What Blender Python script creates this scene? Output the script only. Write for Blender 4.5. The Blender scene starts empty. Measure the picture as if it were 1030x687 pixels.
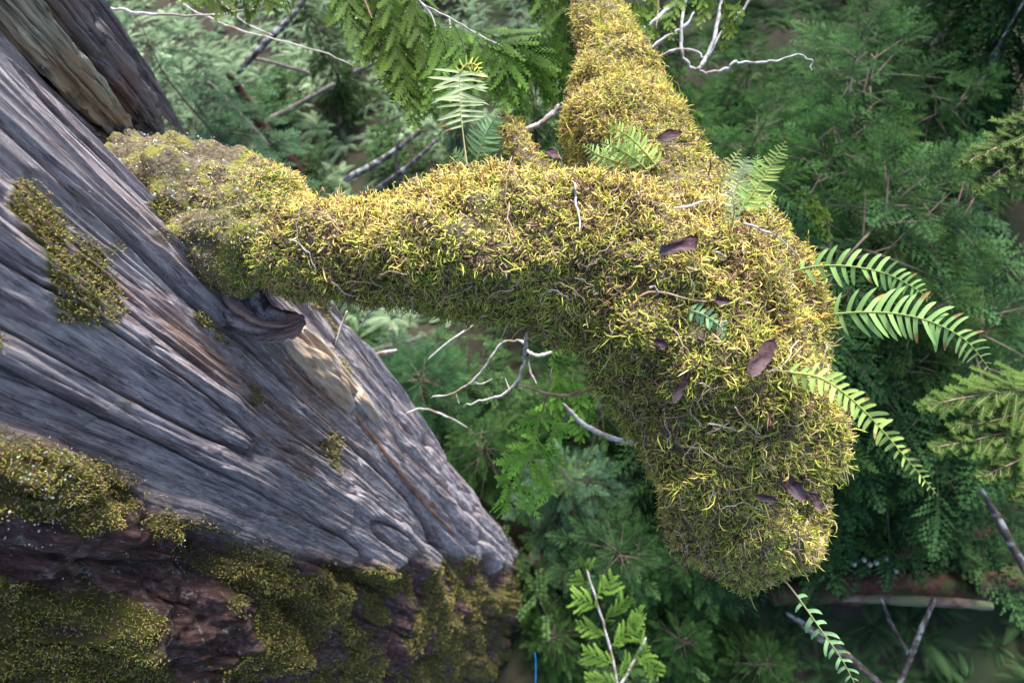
import bpy, math, random
import numpy as np
from mathutils import Vector, Matrix
from mathutils.bvhtree import BVHTree
random.seed(7)
rng = np.random.default_rng(7)
SC = bpy.context.scene
COL = SC.collection
R_ = math.radians

# ------------------------------------------------------------------ camera, sky, sun, exposure
CAM = np.array([0.0, 0.0, 7.0])
FPX = 572.0
def _c(px, py): return np.array([(px - 515.0) / FPX, -(py - 343.5) / FPX, -1.0])
_n = _c(585, 645); _n = _n / np.linalg.norm(_n)
_f = np.array([0, 0, -1.0])
_Z = -_n; _Y = _f - _f.dot(_Z) * _Z; _Y /= np.linalg.norm(_Y); _X = np.cross(_Y, _Z)
RW = np.array([_X, _Y, _Z])
def ray(px, py): return RW @ _c(px, py)
def at(px, py, d): return CAM + ray(px, py) * d
def gnd(px, py, z=0.0):
    r = ray(px, py); return CAM + r * ((CAM[2] - z) / -r[2])
cam_d = bpy.data.cameras.new('camera'); cam = bpy.data.objects.new('camera', cam_d); COL.objects.link(cam)
cam_d.sensor_width = 36; cam_d.lens = FPX / 1030 * 36; cam_d.clip_end = 500; cam_d.clip_start = 0.02
M4 = Matrix.Identity(4)
for i in range(3):
    for j in range(3): M4[i][j] = RW[i][j]
    M4[i][3] = CAM[i]
cam.matrix_world = M4
cam_d.dof.use_dof = True; cam_d.dof.focus_distance = 1.2; cam_d.dof.aperture_fstop = 3.2
SC.camera = cam

SUN_AZ, SUN_EL = 62.0, 50.0       # azimuth counted from +X towards +Y
w = bpy.data.worlds.new("World"); SC.world = w; w.use_nodes = True
nt = w.node_tree; bg = nt.nodes['Background']
sky = nt.nodes.new('ShaderNodeTexSky'); sky.sky_type = 'NISHITA'; sky.sun_disc = False
sky.sun_elevation = R_(SUN_EL); sky.sun_rotation = R_(90 - SUN_AZ); sky.altitude = 200; sky.air_density = 1.0; sky.dust_density = 2.5
nt.links.new(sky.outputs[0], bg.inputs[0]); bg.inputs[1].default_value = 0.12
sd = bpy.data.lights.new('sun', 'SUN'); so = bpy.data.objects.new('sun', sd); COL.objects.link(so)
sd.energy = 3.6; sd.angle = R_(20); sd.color = (1.0, 0.95, 0.86)
_sv = Vector((math.cos(R_(SUN_AZ)) * math.cos(R_(SUN_EL)), math.sin(R_(SUN_AZ)) * math.cos(R_(SUN_EL)), math.sin(R_(SUN_EL))))
so.rotation_euler = _sv.to_track_quat('Z', 'Y').to_euler()
vs = SC.view_settings; vs.view_transform = 'Standard'; vs.look = 'None'; vs.gamma = 1; vs.use_curve_mapping = False
vs.exposure = 1.7
SC.cycles.max_bounces = 6; SC.cycles.diffuse_bounces = 3; SC.cycles.transmission_bounces = 3; SC.cycles.glossy_bounces = 2

# ------------------------------------------------------------------ noise
def _hash(ix, iy, iz, s):
    h = (ix * 374761393 + iy * 668265263 + iz * 2147483647 + s * 974711) & 0xffffffff
    h = ((h ^ (h >> 13)) * 1274126177) & 0xffffffff
    h = ((h ^ (h >> 16)) * 2246822519) & 0xffffffff
    return ((h ^ (h >> 15)) & 0xffff) / 32767.5 - 1.0
def noise(x, y, z=0.0, s=0):
    x, y, z = np.broadcast_arrays(np.asarray(x, float), np.asarray(y, float), np.asarray(z, float))
    ix, iy, iz = np.floor(x).astype(np.int64), np.floor(y).astype(np.int64), np.floor(z).astype(np.int64)
    fx, fy, fz = x - ix, y - iy, z - iz
    ux, uy, uz = [f * f * f * (f * (f * 6 - 15) + 10) for f in (fx, fy, fz)]
    out = 0
    for a in (0, 1):
        for b in (0, 1):
            for c in (0, 1):
                wgt = (ux if a else 1 - ux) * (uy if b else 1 - uy) * (uz if c else 1 - uz)
                out = out + wgt * _hash(ix + a, iy + b, iz + c, s)
    return out
def fbm(x, y, z=0.0, s=0, o=3):
    t, a, f = 0, 1.0, 1.0
    for k in range(o):
        t = t + a * noise(np.asarray(x) * f, np.asarray(y) * f, np.asarray(z) * f, s + k * 17); a *= .5; f *= 2.03
    return t
def sstep(a, b, x):
    t = np.clip((x - a) / (b - a), 0, 1); return t * t * (3 - 2 * t)

# ------------------------------------------------------------------ mesh helpers
def mesh(name, V, Q, mat, parent=None, col=None, attrs=None, smooth=True, loc=None):
    V = np.ascontiguousarray(V, np.float32).reshape(-1, 3); Q = np.ascontiguousarray(Q, np.int32)
    n = Q.shape[1]
    me = bpy.data.meshes.new(name)
    me.vertices.add(len(V)); me.vertices.foreach_set('co', V.ravel())
    me.loops.add(Q.size); me.loops.foreach_set('vertex_index', Q.ravel())
    me.polygons.add(len(Q)); me.polygons.foreach_set('loop_start', np.arange(0, Q.size, n, dtype=np.int32))
    me.polygons.foreach_set('loop_total', np.full(len(Q), n, np.int32))
    me.polygons.foreach_set('use_smooth', np.full(len(Q), smooth, bool))
    if col is not None:
        a = me.color_attributes.new('Col', 'FLOAT_COLOR', 'POINT')
        c4 = np.ones((len(V), 4), np.float32); c4[:, :3] = col; a.data.foreach_set('color', c4.ravel())
    for k, v in (attrs or {}).items():
        a = me.attributes.new(k, 'FLOAT', 'POINT'); a.data.foreach_set('value', np.ascontiguousarray(v, np.float32).ravel())
    me.update(calc_edges=True)
    if mat: me.materials.append(mat)
    o = bpy.data.objects.new(name, me); COL.objects.link(o)
    if parent is not None: o.parent = parent
    if loc is not None: o.location = loc
    return o
def tag(o, label=None, cat=None, group=None, kind=None):
    if label: o['label'] = label
    if cat: o['category'] = cat
    if group: o['group'] = group
    if kind: o['kind'] = kind
    return o
def thing(name, label, cat, loc=(0, 0, 0), group=None):
    o = bpy.data.objects.new(name, None); COL.objects.link(o); o.location = loc; o.empty_display_size = .1
    return tag(o, label, cat, group)
def copy_tree(o, parent=None):
    c = o.copy(); COL.objects.link(c); c.parent = parent
    for ch in list(o.children): copy_tree(ch, c)
    return c
def nrm(v): return v / np.maximum(np.linalg.norm(v, axis=-1, keepdims=True), 1e-9)
def catmull(P, n):
    """P (k,m) control rows -> n rows evenly in parameter"""
    P = np.asarray(P, float)
    if len(P) == 2: t = np.linspace(0, 1, n)[:, None]; return P[0] * (1 - t) + P[1] * t
    E = np.vstack([2 * P[0] - P[1], P, 2 * P[-1] - P[-2]])
    u = np.linspace(0, len(P) - 1 - 1e-6, n); i = u.astype(int); t = (u - i)[:, None]
    p0, p1, p2, p3 = E[i], E[i + 1], E[i + 2], E[i + 3]
    return .5 * (2 * p1 + (p2 - p0) * t + (2 * p0 - 5 * p1 + 4 * p2 - p3) * t ** 2 + (3 * p1 - p0 - 3 * p2 + p3) * t ** 3)
def frames(C, hint=(0, 0, 1)):
    T = nrm(np.gradient(C, axis=0)); N = np.zeros_like(T)
    h = np.asarray(hint, float); a = h - h.dot(T[0]) * T[0]
    if np.linalg.norm(a) < 1e-3: a = np.array([1., 0, 0]) - T[0][0] * T[0]
    N[0] = a / np.linalg.norm(a)
    for i in range(1, len(C)):
        a = N[i - 1] - N[i - 1].dot(T[i]) * T[i]; N[i] = a / max(np.linalg.norm(a), 1e-9)
    return T, N, np.cross(T, N)
def sweep(C, r, seg=10, disp=None, hint=(0, 0, 1), flat=1.0, cap=True):
    """tube; returns V,Q,normals"""
    C = np.asarray(C, float); r = np.broadcast_to(np.asarray(r, float), (len(C),))
    T, N, B = frames(C, hint)
    a = np.linspace(0, 2 * np.pi, seg, endpoint=False)
    D = np.cos(a)[None, :, None] * N[:, None] * flat + np.sin(a)[None, :, None] * B[:, None]
    V = C[:, None] + D * r[:, None, None]
    if disp is not None: V = V + nrm(D) * disp(V, a[None, :], np.linspace(0, 1, len(C))[:, None])[..., None]
    if cap:
        V[0] = C[0] + (V[0] - C[0]) * .02; V[-1] = C[-1] + (V[-1] - C[-1]) * .02
    k = len(C); i = np.arange(k - 1)[:, None] * seg; j = np.arange(seg)[None]; jn = (j + 1) % seg
    Q = np.stack([i + j, i + seg + j, i + seg + jn, i + jn], -1).reshape(-1, 4)[:, ::-1]
    return V.reshape(-1, 3), Q, nrm(D).reshape(-1, 3)
class Acc:
    def __init__(s): s.V = []; s.Q = []; s.C = []; s.n = 0
    def add(s, V, Q, c=None):
        s.V.append(V); s.Q.append(Q + s.n); s.n += len(V)
        if c is not None: s.C.append(np.broadcast_to(np.asarray(c, float), (len(V), 3)))
        return s
    def soup(s, S, c=None):
        """S (M,4,3)"""
        M = len(S); V = S.reshape(-1, 3); Q = np.arange(M * 4).reshape(-1, 4)
        if c is not None:
            c = np.asarray(c, float)
            if c.ndim == 2 and len(c) == M: c = np.repeat(c, 4, 0)
        return s.add(V, Q, c)
    def out(s, name, mat, parent=None, **k):
        return mesh(name, np.vstack(s.V), np.vstack(s.Q), mat, parent, col=np.vstack(s.C) if s.C else None, **k)
def px_path(pts, n, dz=None):
    """pts (px,py,depth,...) -> world rows with extra columns kept"""
    P = catmull(np.array(pts, float), n)
    W = np.array([at(p[0], p[1], p[2]) for p in P])
    return W, P
def px_radius(P): return P[:, 3] / FPX * P[:, 2]

# ------------------------------------------------------------------ materials
def newmat(name):
    m = bpy.data.materials.new(name); m.use_nodes = True; n = m.node_tree; n.nodes.clear()
    return m, n
def N_(n, t, **k):
    x = n.nodes.new(t)
    for a, b in k.items(): setattr(x, a, b)
    return x
def leafmat(name, tint=(1, 1, 1), trans=.3, rough=.5, vary=.35, spec=.25):
    """vertex colour * small object/spatial variation, with light coming through"""
    m, n = newmat(name); L = n.links.new
    a = N_(n, 'ShaderNodeAttribute', attribute_name='Col')
    oi = N_(n, 'ShaderNodeObjectInfo'); tc = N_(n, 'ShaderNodeTexCoord')
    nz = N_(n, 'ShaderNodeTexNoise'); nz.inputs['Scale'].default_value = 4.0; nz.inputs['Detail'].default_value = 3
    L(tc.outputs['Object'], nz.inputs['Vector'])
    mul = N_(n, 'ShaderNodeMix', data_type='RGBA', blend_type='MULTIPLY'); mul.inputs[0].default_value = 1
    L(a.outputs['Color'], mul.inputs[6]); mul.inputs[7].default_value = (*tint, 1)
    hs = N_(n, 'ShaderNodeHueSaturation')
    mr = N_(n, 'ShaderNodeMapRange'); mr.inputs[3].default_value = 1 - vary; mr.inputs[4].default_value = 1 + vary
    mr.inputs[1].default_value = .3; mr.inputs[2].default_value = .7
    L(nz.outputs[0], mr.inputs[0]); L(mr.outputs[0], hs.inputs['Value'])
    mr2 = N_(n, 'ShaderNodeMapRange'); mr2.inputs[3].default_value = .485; mr2.inputs[4].default_value = .515
    L(oi.outputs['Random'], mr2.inputs[0]); L(mr2.outputs[0], hs.inputs['Hue'])
    L(mul.outputs[2], hs.inputs['Color'])
    p = N_(n, 'ShaderNodeBsdfPrincipled'); p.inputs['Roughness'].default_value = rough; p.inputs['Specular IOR Level'].default_value = spec
    L(hs.outputs[0], p.inputs['Base Color'])
    t = N_(n, 'ShaderNodeBsdfTranslucent'); L(hs.outputs[0], t.inputs['Color'])
    mx = N_(n, 'ShaderNodeMixShader'); mx.inputs[0].default_value = trans
    L(p.outputs[0], mx.inputs[1]); L(t.outputs[0], mx.inputs[2])
    o = N_(n, 'ShaderNodeOutputMaterial'); L(mx.outputs[0], o.inputs[0])
    return m
def barkmat(name, c1, c2, c3, scale=(30, 30, 30), detail=8, bump=.4, rough=.85, patch=3.0):
    """three-tone noise material: c1/c2 fine mix, c3 in larger blotches"""
    m, n = newmat(name); L = n.links.new
    tc = N_(n, 'ShaderNodeTexCoord'); mp = N_(n, 'ShaderNodeMapping'); mp.inputs['Scale'].default_value = scale
    L(tc.outputs['Object'], mp.inputs[0])
    nz = N_(n, 'ShaderNodeTexNoise'); nz.inputs['Scale'].default_value = 1; nz.inputs['Detail'].default_value = detail; nz.inputs['Roughness'].default_value = .65
    L(mp.outputs[0], nz.inputs['Vector'])
    n2 = N_(n, 'ShaderNodeTexNoise'); n2.inputs['Scale'].default_value = patch; n2.inputs['Detail'].default_value = 4
    L(tc.outputs['Object'], n2.inputs['Vector'])
    cr = N_(n, 'ShaderNodeValToRGB'); cr.color_ramp.elements[0].position = .35; cr.color_ramp.elements[1].position = .65
    cr.color_ramp.elements[0].color = (*c1, 1); cr.color_ramp.elements[1].color = (*c2, 1); L(nz.outputs[0], cr.inputs[0])
    r2 = N_(n, 'ShaderNodeMapRange'); r2.inputs[1].default_value = .5; r2.inputs[2].default_value = .62; L(n2.outputs[0], r2.inputs[0])
    mx = N_(n, 'ShaderNodeMix', data_type='RGBA'); L(r2.outputs[0], mx.inputs[0]); L(cr.outputs[0], mx.inputs[6]); mx.inputs[7].default_value = (*c3, 1)
    p = N_(n, 'ShaderNodeBsdfPrincipled'); p.inputs['Roughness'].default_value = rough; p.inputs['Specular IOR Level'].default_value = .2
    L(mx.outputs[2], p.inputs['Base Color'])
    b = N_(n, 'ShaderNodeBump'); b.inputs['Strength'].default_value = bump; b.inputs['Distance'].default_value = .01
    L(nz.outputs[0], b.inputs['Height']); L(b.outputs[0], p.inputs['Normal'])
    o = N_(n, 'ShaderNodeOutputMaterial'); L(p.outputs[0], o.inputs[0])
    return m
MOSS = leafmat('moss', trans=.25, rough=.6, vary=.15)
NEEDLE = leafmat('conifer_foliage', trans=.10, rough=.75, spec=.02)
FERN = leafmat('fern_leaf', trans=.35, rough=.55, vary=.12, spec=.12)
SCALE = leafmat('cedar_foliage', trans=.3, rough=.6, vary=.2, spec=.08)
TWIG = barkmat('dead_twig', (.30, .27, .26), (.55, .52, .52), (.25, .18, .14), (60, 60, 60), patch=14)
WHITETWIG = barkmat('lichened_twig', (.26, .25, .26), (.60, .59, .62), (.26, .21, .19), (50, 50, 90), patch=18)
REDTWIG = barkmat('litter_twig', (.22, .13, .09), (.38, .25, .17), (.42, .33, .26), (70, 70, 70), patch=20)
FLAKE = barkmat('bark_flake', (.025, .012, .015), (.085, .045, .052), (.13, .09, .10), (80, 80, 80), patch=15)
LOG = barkmat('log_bark', (.05, .035, .03), (.16, .12, .10), (.10, .12, .07), (8, 8, 8), patch=2)
REDLOG = barkmat('rotten_log', (.028, .015, .012), (.10, .05, .038), (.035, .05, .018), (11, 11, 11), patch=5)
SNAG = barkmat('young_bark', (.03, .026, .024), (.12, .105, .10), (.26, .28, .28), (12, 12, 12), patch=12)
GROUND = barkmat('forest_floor', (.014, .013, .008), (.036, .030, .018), (.022, .035, .014), (3, 3, 3), patch=.7)

def trunk_material():
    m, n = newmat('cedar_trunk'); L = n.links.new
    tc = N_(n, 'ShaderNodeTexCoord')
    def nz(scale, detail=6, rough=.6):
        mp = N_(n, 'ShaderNodeMapping'); mp.inputs['Scale'].default_value = scale; L(tc.outputs['Object'], mp.inputs[0])
        x = N_(n, 'ShaderNodeTexNoise'); x.inputs['Scale'].default_value = 1; x.inputs['Detail'].default_value = detail; x.inputs['Roughness'].default_value = rough
        L(mp.outputs[0], x.inputs['Vector']); return x.outputs[0]
    def ramp(src, stops):
        cr = N_(n, 'ShaderNodeValToRGB'); e = cr.color_ramp.elements
        while len(e) < len(stops): e.new(.5)
        for k, (p, c) in enumerate(stops): e[k].position = p; e[k].color = (*c, 1)
        L(src, cr.inputs[0]); return cr.outputs[0]
    def rng_(src, a, b, c=0, d=1):
        r = N_(n, 'ShaderNodeMapRange'); r.inputs[1].default_value = a; r.inputs[2].default_value = b; r.inputs[3].default_value = c; r.inputs[4].default_value = d
        L(src, r.inputs[0]); return r.outputs[0]
    def mix(f, a, b, mode='MIX'):
        x = N_(n, 'ShaderNodeMix', data_type='RGBA', blend_type=mode)
        if isinstance(f, float): x.inputs[0].default_value = f
        else: L(f, x.inputs[0])
        for s, v in ((6, a), (7, b)):
            if isinstance(v, tuple): x.inputs[s].default_value = (*v, 1)
            else: L(v, x.inputs[s])
        return x.outputs[2]
    def mul(a, b):
        x = N_(n, 'ShaderNodeMath', operation='MULTIPLY'); L(a, x.inputs[0]); L(b, x.inputs[1]); return x.outputs[0]
    def attr(k):
        x = N_(n, 'ShaderNodeAttribute', attribute_name=k); return x.outputs['Fac']
    fiber = nz((62, 62, 6.5), 9, .78); fiber2 = nz((14, 14, .9), 6); blot = nz((3.5, 3.5, 1.0), 5); fine = nz((130, 130, 60), 4)
    gray = ramp(fiber, [(.32, (.09, .07, .085)), (.44, (.30, .265, .31)), (.54, (.48, .435, .485)), (.68, (.76, .71, .76))])
    gray = mix(rng_(fiber2, .52, .66), gray, (.33, .24, .235))
    gray = mix(rng_(nz((5, 5, 1.6), 5), .60, .68, 0, .55), gray, (.30, .16, .09))
    gray = mix(rng_(nz((150, 150, 9), 5, .7), .44, .36, 0, .7), gray, (.06, .045, .05))
    gray = mix(rng_(nz((26, 26, 9), 6, .75), .56, .64, 0, .75), gray, (.55, .56, .60))
    gray = mix(rng_(nz((17, 17, 2.2), 7, .75), .57, .66, 0, .8), gray, (.12, .075, .075))
    gray = mix(rng_(nz((110, 110, 17), 5, .75), .57, .63, 0, .65), gray, (.74, .71, .76))
    gray = mix(rng_(nz((95, 95, 13), 5, .75), .43, .37, 0, .7), gray, (.12, .08, .085))
    red = ramp(fiber, [(.36, (.022, .011, .012)), (.50, (.095, .048, .046)), (.66, (.24, .15, .15))])
    red = mix(rng_(fiber2, .55, .68, 0, .6), red, (.17, .15, .17))
    red = mix(rng_(nz((45, 45, 30), 6, .75), .57, .64, 0, .7), red, (.36, .40, .38))
    base = mix(attr('zone'), gray, red)
    base = mix(attr('crack'), base, (.05, .03, .028))
    base = mix(mul(attr('mossy'), rng_(fine, .35, .5)), base, (.10, .10, .018))
    p = N_(n, 'ShaderNodeBsdfPrincipled'); p.inputs['Roughness'].default_value = .8; p.inputs['Specular IOR Level'].default_value = .25
    L(base, p.inputs['Base Color'])
    b = N_(n, 'ShaderNodeBump'); b.inputs['Strength'].default_value = 1.0; b.inputs['Distance'].default_value = .02; L(fiber, b.inputs['Height'])
    b2 = N_(n, 'ShaderNodeBump'); b2.inputs['Strength'].default_value = .35; b2.inputs['Distance'].default_value = .006; L(fine, b2.inputs['Height'])
    L(b.outputs[0], b2.inputs['Normal']); L(b2.outputs[0], p.inputs['Normal'])
    o = N_(n, 'ShaderNodeOutputMaterial'); L(p.outputs[0], o.inputs[0])
    return m
TRUNK = trunk_material()
POLE = barkmat('pole_bark', (.07, .055, .05), (.24, .21, .20), (.13, .11, .09), (14, 14, 14), patch=6)

# ------------------------------------------------------------------ the ground
def ground_z(x, y): return .22 * fbm(x * .35, y * .35, 0, 3, 3) - .1
g = np.concatenate([-np.geomspace(140, 14, 14), np.linspace(-13, 26, 200), np.geomspace(27, 160, 14)])
GX, GY = np.meshgrid(g, g, indexing='ij'); k = len(g)
GZ = ground_z(GX, GY)
ii = np.arange(k - 1)[:, None] * k + np.arange(k - 1)[None]
GQ = np.stack([ii, ii + k, ii + k + 1, ii + 1], -1).reshape(-1, 4)
tag(mesh('ground', np.stack([GX, GY, GZ], -1).reshape(-1, 3), GQ, GROUND), kind='structure')

# ------------------------------------------------------------------ the giant cedar
AXAZ = R_(153.5); TR = 1.115; AXD = 1.98
AX = np.array([math.cos(AXAZ) * AXD, math.sin(AXAZ) * AXD])
FACE = AXAZ + math.pi              # direction from axis to the camera
tree = thing('cedar_tree', 'giant old cedar with fluted grey-purple trunk, mossy below, holding the thick mossy bough', 'tree', (AX[0], AX[1], 0))
def local(V): return np.asarray(V) - np.array([AX[0], AX[1], 0])
def trunk_r(th, z):
    """th relative to FACE; z world. returns radius, zone, crack"""
    h = 7.0 - z
    s = th * TR
    sw = s + .04 * noise(z * .4, 3.3, 0, 5) + .045 * h + .018 * noise(s * 2.2, z * .6, 0, 6)
    seam = -.05 + .085 * h + .11 * fbm(z * .7 + 10, .5, 0, 8, 3) + .05 * noise(s * 6, z * 2.4, 0, 9)
    zone = sstep(seam + .05, seam - .03, s)
    wz = z + .12 * noise(sw * 3, z * .7, 0, 30); sx = sw + .010 * noise(sw * 5, z * 1.6, 0, 31) + .004 * noise(sw * 18, z * 5, 0, 32)
    macro = (.050 * noise(sw * 1.9 + 4, z * .16, 0, 11) + .040 * noise(sx * 4.6, z * .28, 0, 12)) - .035 * sstep(.45, .9, s) * (h < 9)
    n1 = noise(sx * 6.2 + 5.4, wz * .42, 0, 13); n2 = noise(sx * 15, wz * .95, 0, 14); n3 = noise(sx * 38, wz * 1.5, 0, 19); n4 = noise(sx * 85, wz * 3.5, 0, 18)
    c1 = np.exp(-(n1 / .06) ** 2) * sstep(-.35, .2, noise(sw * 2.1, z * .6, 0, 15)); c2 = np.exp(-(n2 / .09) ** 2) * sstep(-.3, .3, noise(sw * 4, z * 1.1, 0, 16))
    c3 = np.exp(-(n3 / .12) ** 2) * sstep(-.3, .3, noise(sw * 7, z * 2.1, 0, 29))
    plate = sstep(-.06, .06, noise(sx * 9, wz * 1.3, 0, 33)) * .010 + sstep(-.05, .05, noise(sx * 24, wz * 3.5, 0, 34)) * .005     # flakes with an edge
    dg = macro - .075 * c1 - .032 * c2 - .011 * c3 + .034 * np.abs(n1) + .012 * n2 + .009 * n3 + .005 * n4 + plate * 1.2 - .006 * np.exp(-(n4 / .15) ** 2) + .0026 * noise(sx * 170, z * 7, 0, 17)
    m1 = noise(sx * 4.6 + 9, z * 1.1, 0, 23); m2 = noise(sx * 10, z * 3.2, 0, 24)
    k1 = np.exp(-(m1 / .10) ** 2); k2 = np.exp(-(m2 / .12) ** 2) * .6
    dr = macro * .6 - .055 * k1 - .030 * k2 + .065 * fbm(sx * 6, z * 2.6, 0, 25, 5) - .016 * np.exp(-(noise(sx * 24, z * 7, 0, 37) / .12) ** 2) + .012 * noise(sx * 34, z * 15, 0, 26) + .007 * noise(sx * 75, z * 34, 0, 27) + sstep(-.05, .05, noise(sx * 14, z * 6, 0, 35)) * .016
    rec = .16 * sstep(.585, .66, s + .02 * noise(z * 3, 1.1, 0, 36)) * sstep(1.25, .8, h)
    step = -.02
    r = TR + dg * (1 - zone) + (dr + step) * zone - rec + .05 * np.exp(-np.maximum(z, 0) / .35) + .016 * h
    crack = np.clip((c1 * .75 + c2 * .45) * (1 - zone) + (k1 * .5 + k2 * .4) * zone, 0, 1)
    return r, zone, crack
def trunk_pt(th, z, out=0.0):
    r, zo, cr = trunk_r(np.asarray(th, float), np.asarray(z, float))
    a = FACE + np.asarray(th)
    return np.stack([AX[0] + (r + out) * np.cos(a), AX[1] + (r + out) * np.sin(a), np.broadcast_to(z, np.shape(a)) + 0.0], -1)
ths = np.concatenate([np.linspace(-math.pi, -R_(78), 60)[:-1], np.linspace(-R_(78), R_(78), 1500), np.linspace(R_(78), math.pi, 60)[1:-1]])
us = np.linspace(-R_(58), R_(83.6), 860); hz = .8 * np.tan(us)
zs = 7.0 - hz
zs[-1] = -.3
TH, ZZ = np.meshgrid(ths, zs, indexing='ij')
rr, zone, crack = trunk_r(TH, ZZ)
def moss_mask(th, z):
    s = th * TR; h = 7 - z
    m = .75 * fbm(s * 9.5 + 12, z * 4.2 + 3, 0, 43, 5) + .25 * noise(s * 2.5, z * 1.2, 0, 45) + .04
    return m
def mossiness(th, z, zone, crack):
    m = moss_mask(th, z)
    dg_ = np.degrees(th); sk = 1.15 * np.exp(-((dg_ - 30) / 4.2) ** 2 - ((z - 6.12) / .20) ** 2) + np.exp(-((dg_ - 14.3) / 2.6) ** 2 - ((z - 6.32) / .055) ** 2) + np.exp(-((dg_ - 18.6) / 2.2) ** 2 - ((z - 6.41) / .05) ** 2) + .8 * np.exp(-((dg_ - 21) / 1.5) ** 2 - ((z - 5.95) / .12) ** 2); pm = fbm(th * 13, z * 8, 0, 48, 4)
    sp = sstep(.52, .66, fbm(th * TR * 6 + 7, z * 4 + 2, 0, 47, 3)) * (z > 5.2) * (th < .95)
    g_ = np.maximum(sstep(.40, .58, sk + .28 * pm) * sstep(-.45, -.25, pm), sp * .8) * (1 - zone)
    return np.maximum(sstep(-.16, .10, m + .14 * np.clip((7 - z) / 5, 0, 1)) * zone * (1 - .6 * crack), g_)
mo = mossiness(TH, ZZ, zone, crack)
rr = rr + .005 * mo
V = np.stack([AX[0] + rr * np.cos(FACE + TH), AX[1] + rr * np.sin(FACE + TH), ZZ], -1)
nth, nz_ = TH.shape
i = np.arange(nth)[:, None] * nz_; i2 = ((np.arange(nth) + 1) % nth)[:, None] * nz_; j = np.arange(nz_ - 1)[None]
Q = np.stack([i + j, i + j + 1, i2 + j + 1, i2 + j], -1).reshape(-1, 4)
trunk = mesh('trunk', local(V.reshape(-1, 3)), Q, TRUNK, tree, attrs={'zone': zone, 'crack': crack, 'mossy': mo})
def bvh_of(Vw, Qs): return BVHTree.FromPolygons([tuple(v) for v in Vw], [tuple(q) for q in Qs])
# coarse trunk for ray casts
_t = np.linspace(-R_(85), R_(85), 260); _z = 7 - .8 * np.tan(np.linspace(-R_(60), R_(83), 240)); _T, _ZZ = np.meshgrid(_t, _z, indexing='ij')
_V = trunk_pt(_T, _ZZ).reshape(-1, 3); _i = (np.arange(259)[:, None] * 240 + np.arange(239)[None]); _Q = np.stack([_i, _i + 1, _i + 241, _i + 240], -1).reshape(-1, 4)
TB = bvh_of(_V, _Q)
def hit(bvh, px, py):
    r = ray(px, py); loc, no, ix, d = bvh.ray_cast(Vector(CAM), Vector(r).normalized())
    if loc is None: return None, None
    no = np.array(no)
    if no.dot(r) > 0: no = -no
    return np.array(loc), no
def depth_of(p): return float((p - CAM) @ (RW @ np.array([0, 0, -1.])))
for q in ((150, 200), (215, 215), (250, 280), (300, 340)):
    p, _ = hit(TB, *q); print('trunk depth', q, None if p is None else round(depth_of(p), 3))

# ---- moss strands
def strands(P, Nn, L, W, K=6, curl=1.0, spread=.9, sag=.3, seed=1, zflat=0.0):
    """grow curled little stems; returns V (N,K,3,3), tangent info"""
    r = np.random.default_rng(seed); n = len(P)
    rd = r.normal(size=(n, 3)); tg = nrm(rd - (rd * Nn).sum(1, keepdims=True) * Nn)
    d = nrm(Nn * (1 - spread * .5) + tg * spread * r.uniform(.2, 1.2, (n, 1)))
    ax = nrm(r.normal(size=(n, 3))); ang = curl * r.normal(0, .55, (n, 1)) + curl * .25 * np.sign(r.normal(size=(n, 1)))
    pts = [P]; p = P; L = np.broadcast_to(L, (n,))[:, None]
    for k in range(K - 1):
        p = p + d * (L / (K - 1)); pts.append(p)
        d = d * np.cos(ang) + np.cross(ax, d) * np.sin(ang) + ax * (ax * d).sum(1, keepdims=True) * (1 - np.cos(ang))
        d = nrm(d + np.array([0, 0, -sag * .2]) + r.normal(0, .12, (n, 3)))
    C = np.stack(pts, 1)                                   # n,K,3
    T = nrm(np.gradient(C, axis=1)); s = nrm(np.cross(T, ax[:, None] + .01)); b = np.cross(T, s)
    prof = np.interp(np.linspace(0, 1, K), [0, .3, .8, 1], [.6, 1, .8, .12])
    wd = (np.broadcast_to(W, (n,))[:, None] * prof)[..., None]
    ring = [C + (s * math.cos(a) + b * math.sin(a)) * wd * .5 for a in (0, 2.09, 4.19)]
    return C, np.stack(ring, 2)
def strand_mesh(Vr):
    n, K = Vr.shape[:2]
    base = (np.arange(n) * K * 3)[:, None, None]; kk = (np.arange(K - 1) * 3)[None, :, None]; jj = np.arange(3)[None, None]
    a = base + kk + jj; b = base + kk + (jj + 1) % 3
    return Vr.reshape(-1, 3), np.stack([a, b, b + 3, a + 3], -1).reshape(-1, 4)
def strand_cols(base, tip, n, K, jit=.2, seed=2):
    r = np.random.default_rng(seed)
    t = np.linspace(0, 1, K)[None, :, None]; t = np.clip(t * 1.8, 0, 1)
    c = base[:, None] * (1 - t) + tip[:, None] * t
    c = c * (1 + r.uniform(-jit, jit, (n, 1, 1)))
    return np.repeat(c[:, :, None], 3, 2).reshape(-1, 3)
PAL = dict(gold=(.76, .62, .19), lime=(.58, .59, .12), olive=(.42, .42, .10), green=(.20, .32, .035), brown=(.30, .19, .12), straw=(.68, .54, .33), dead=(.12, .075, .06), orange=(.58, .38, .16))
PAL = {k: np.array(v) for k, v in PAL.items()}

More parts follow.
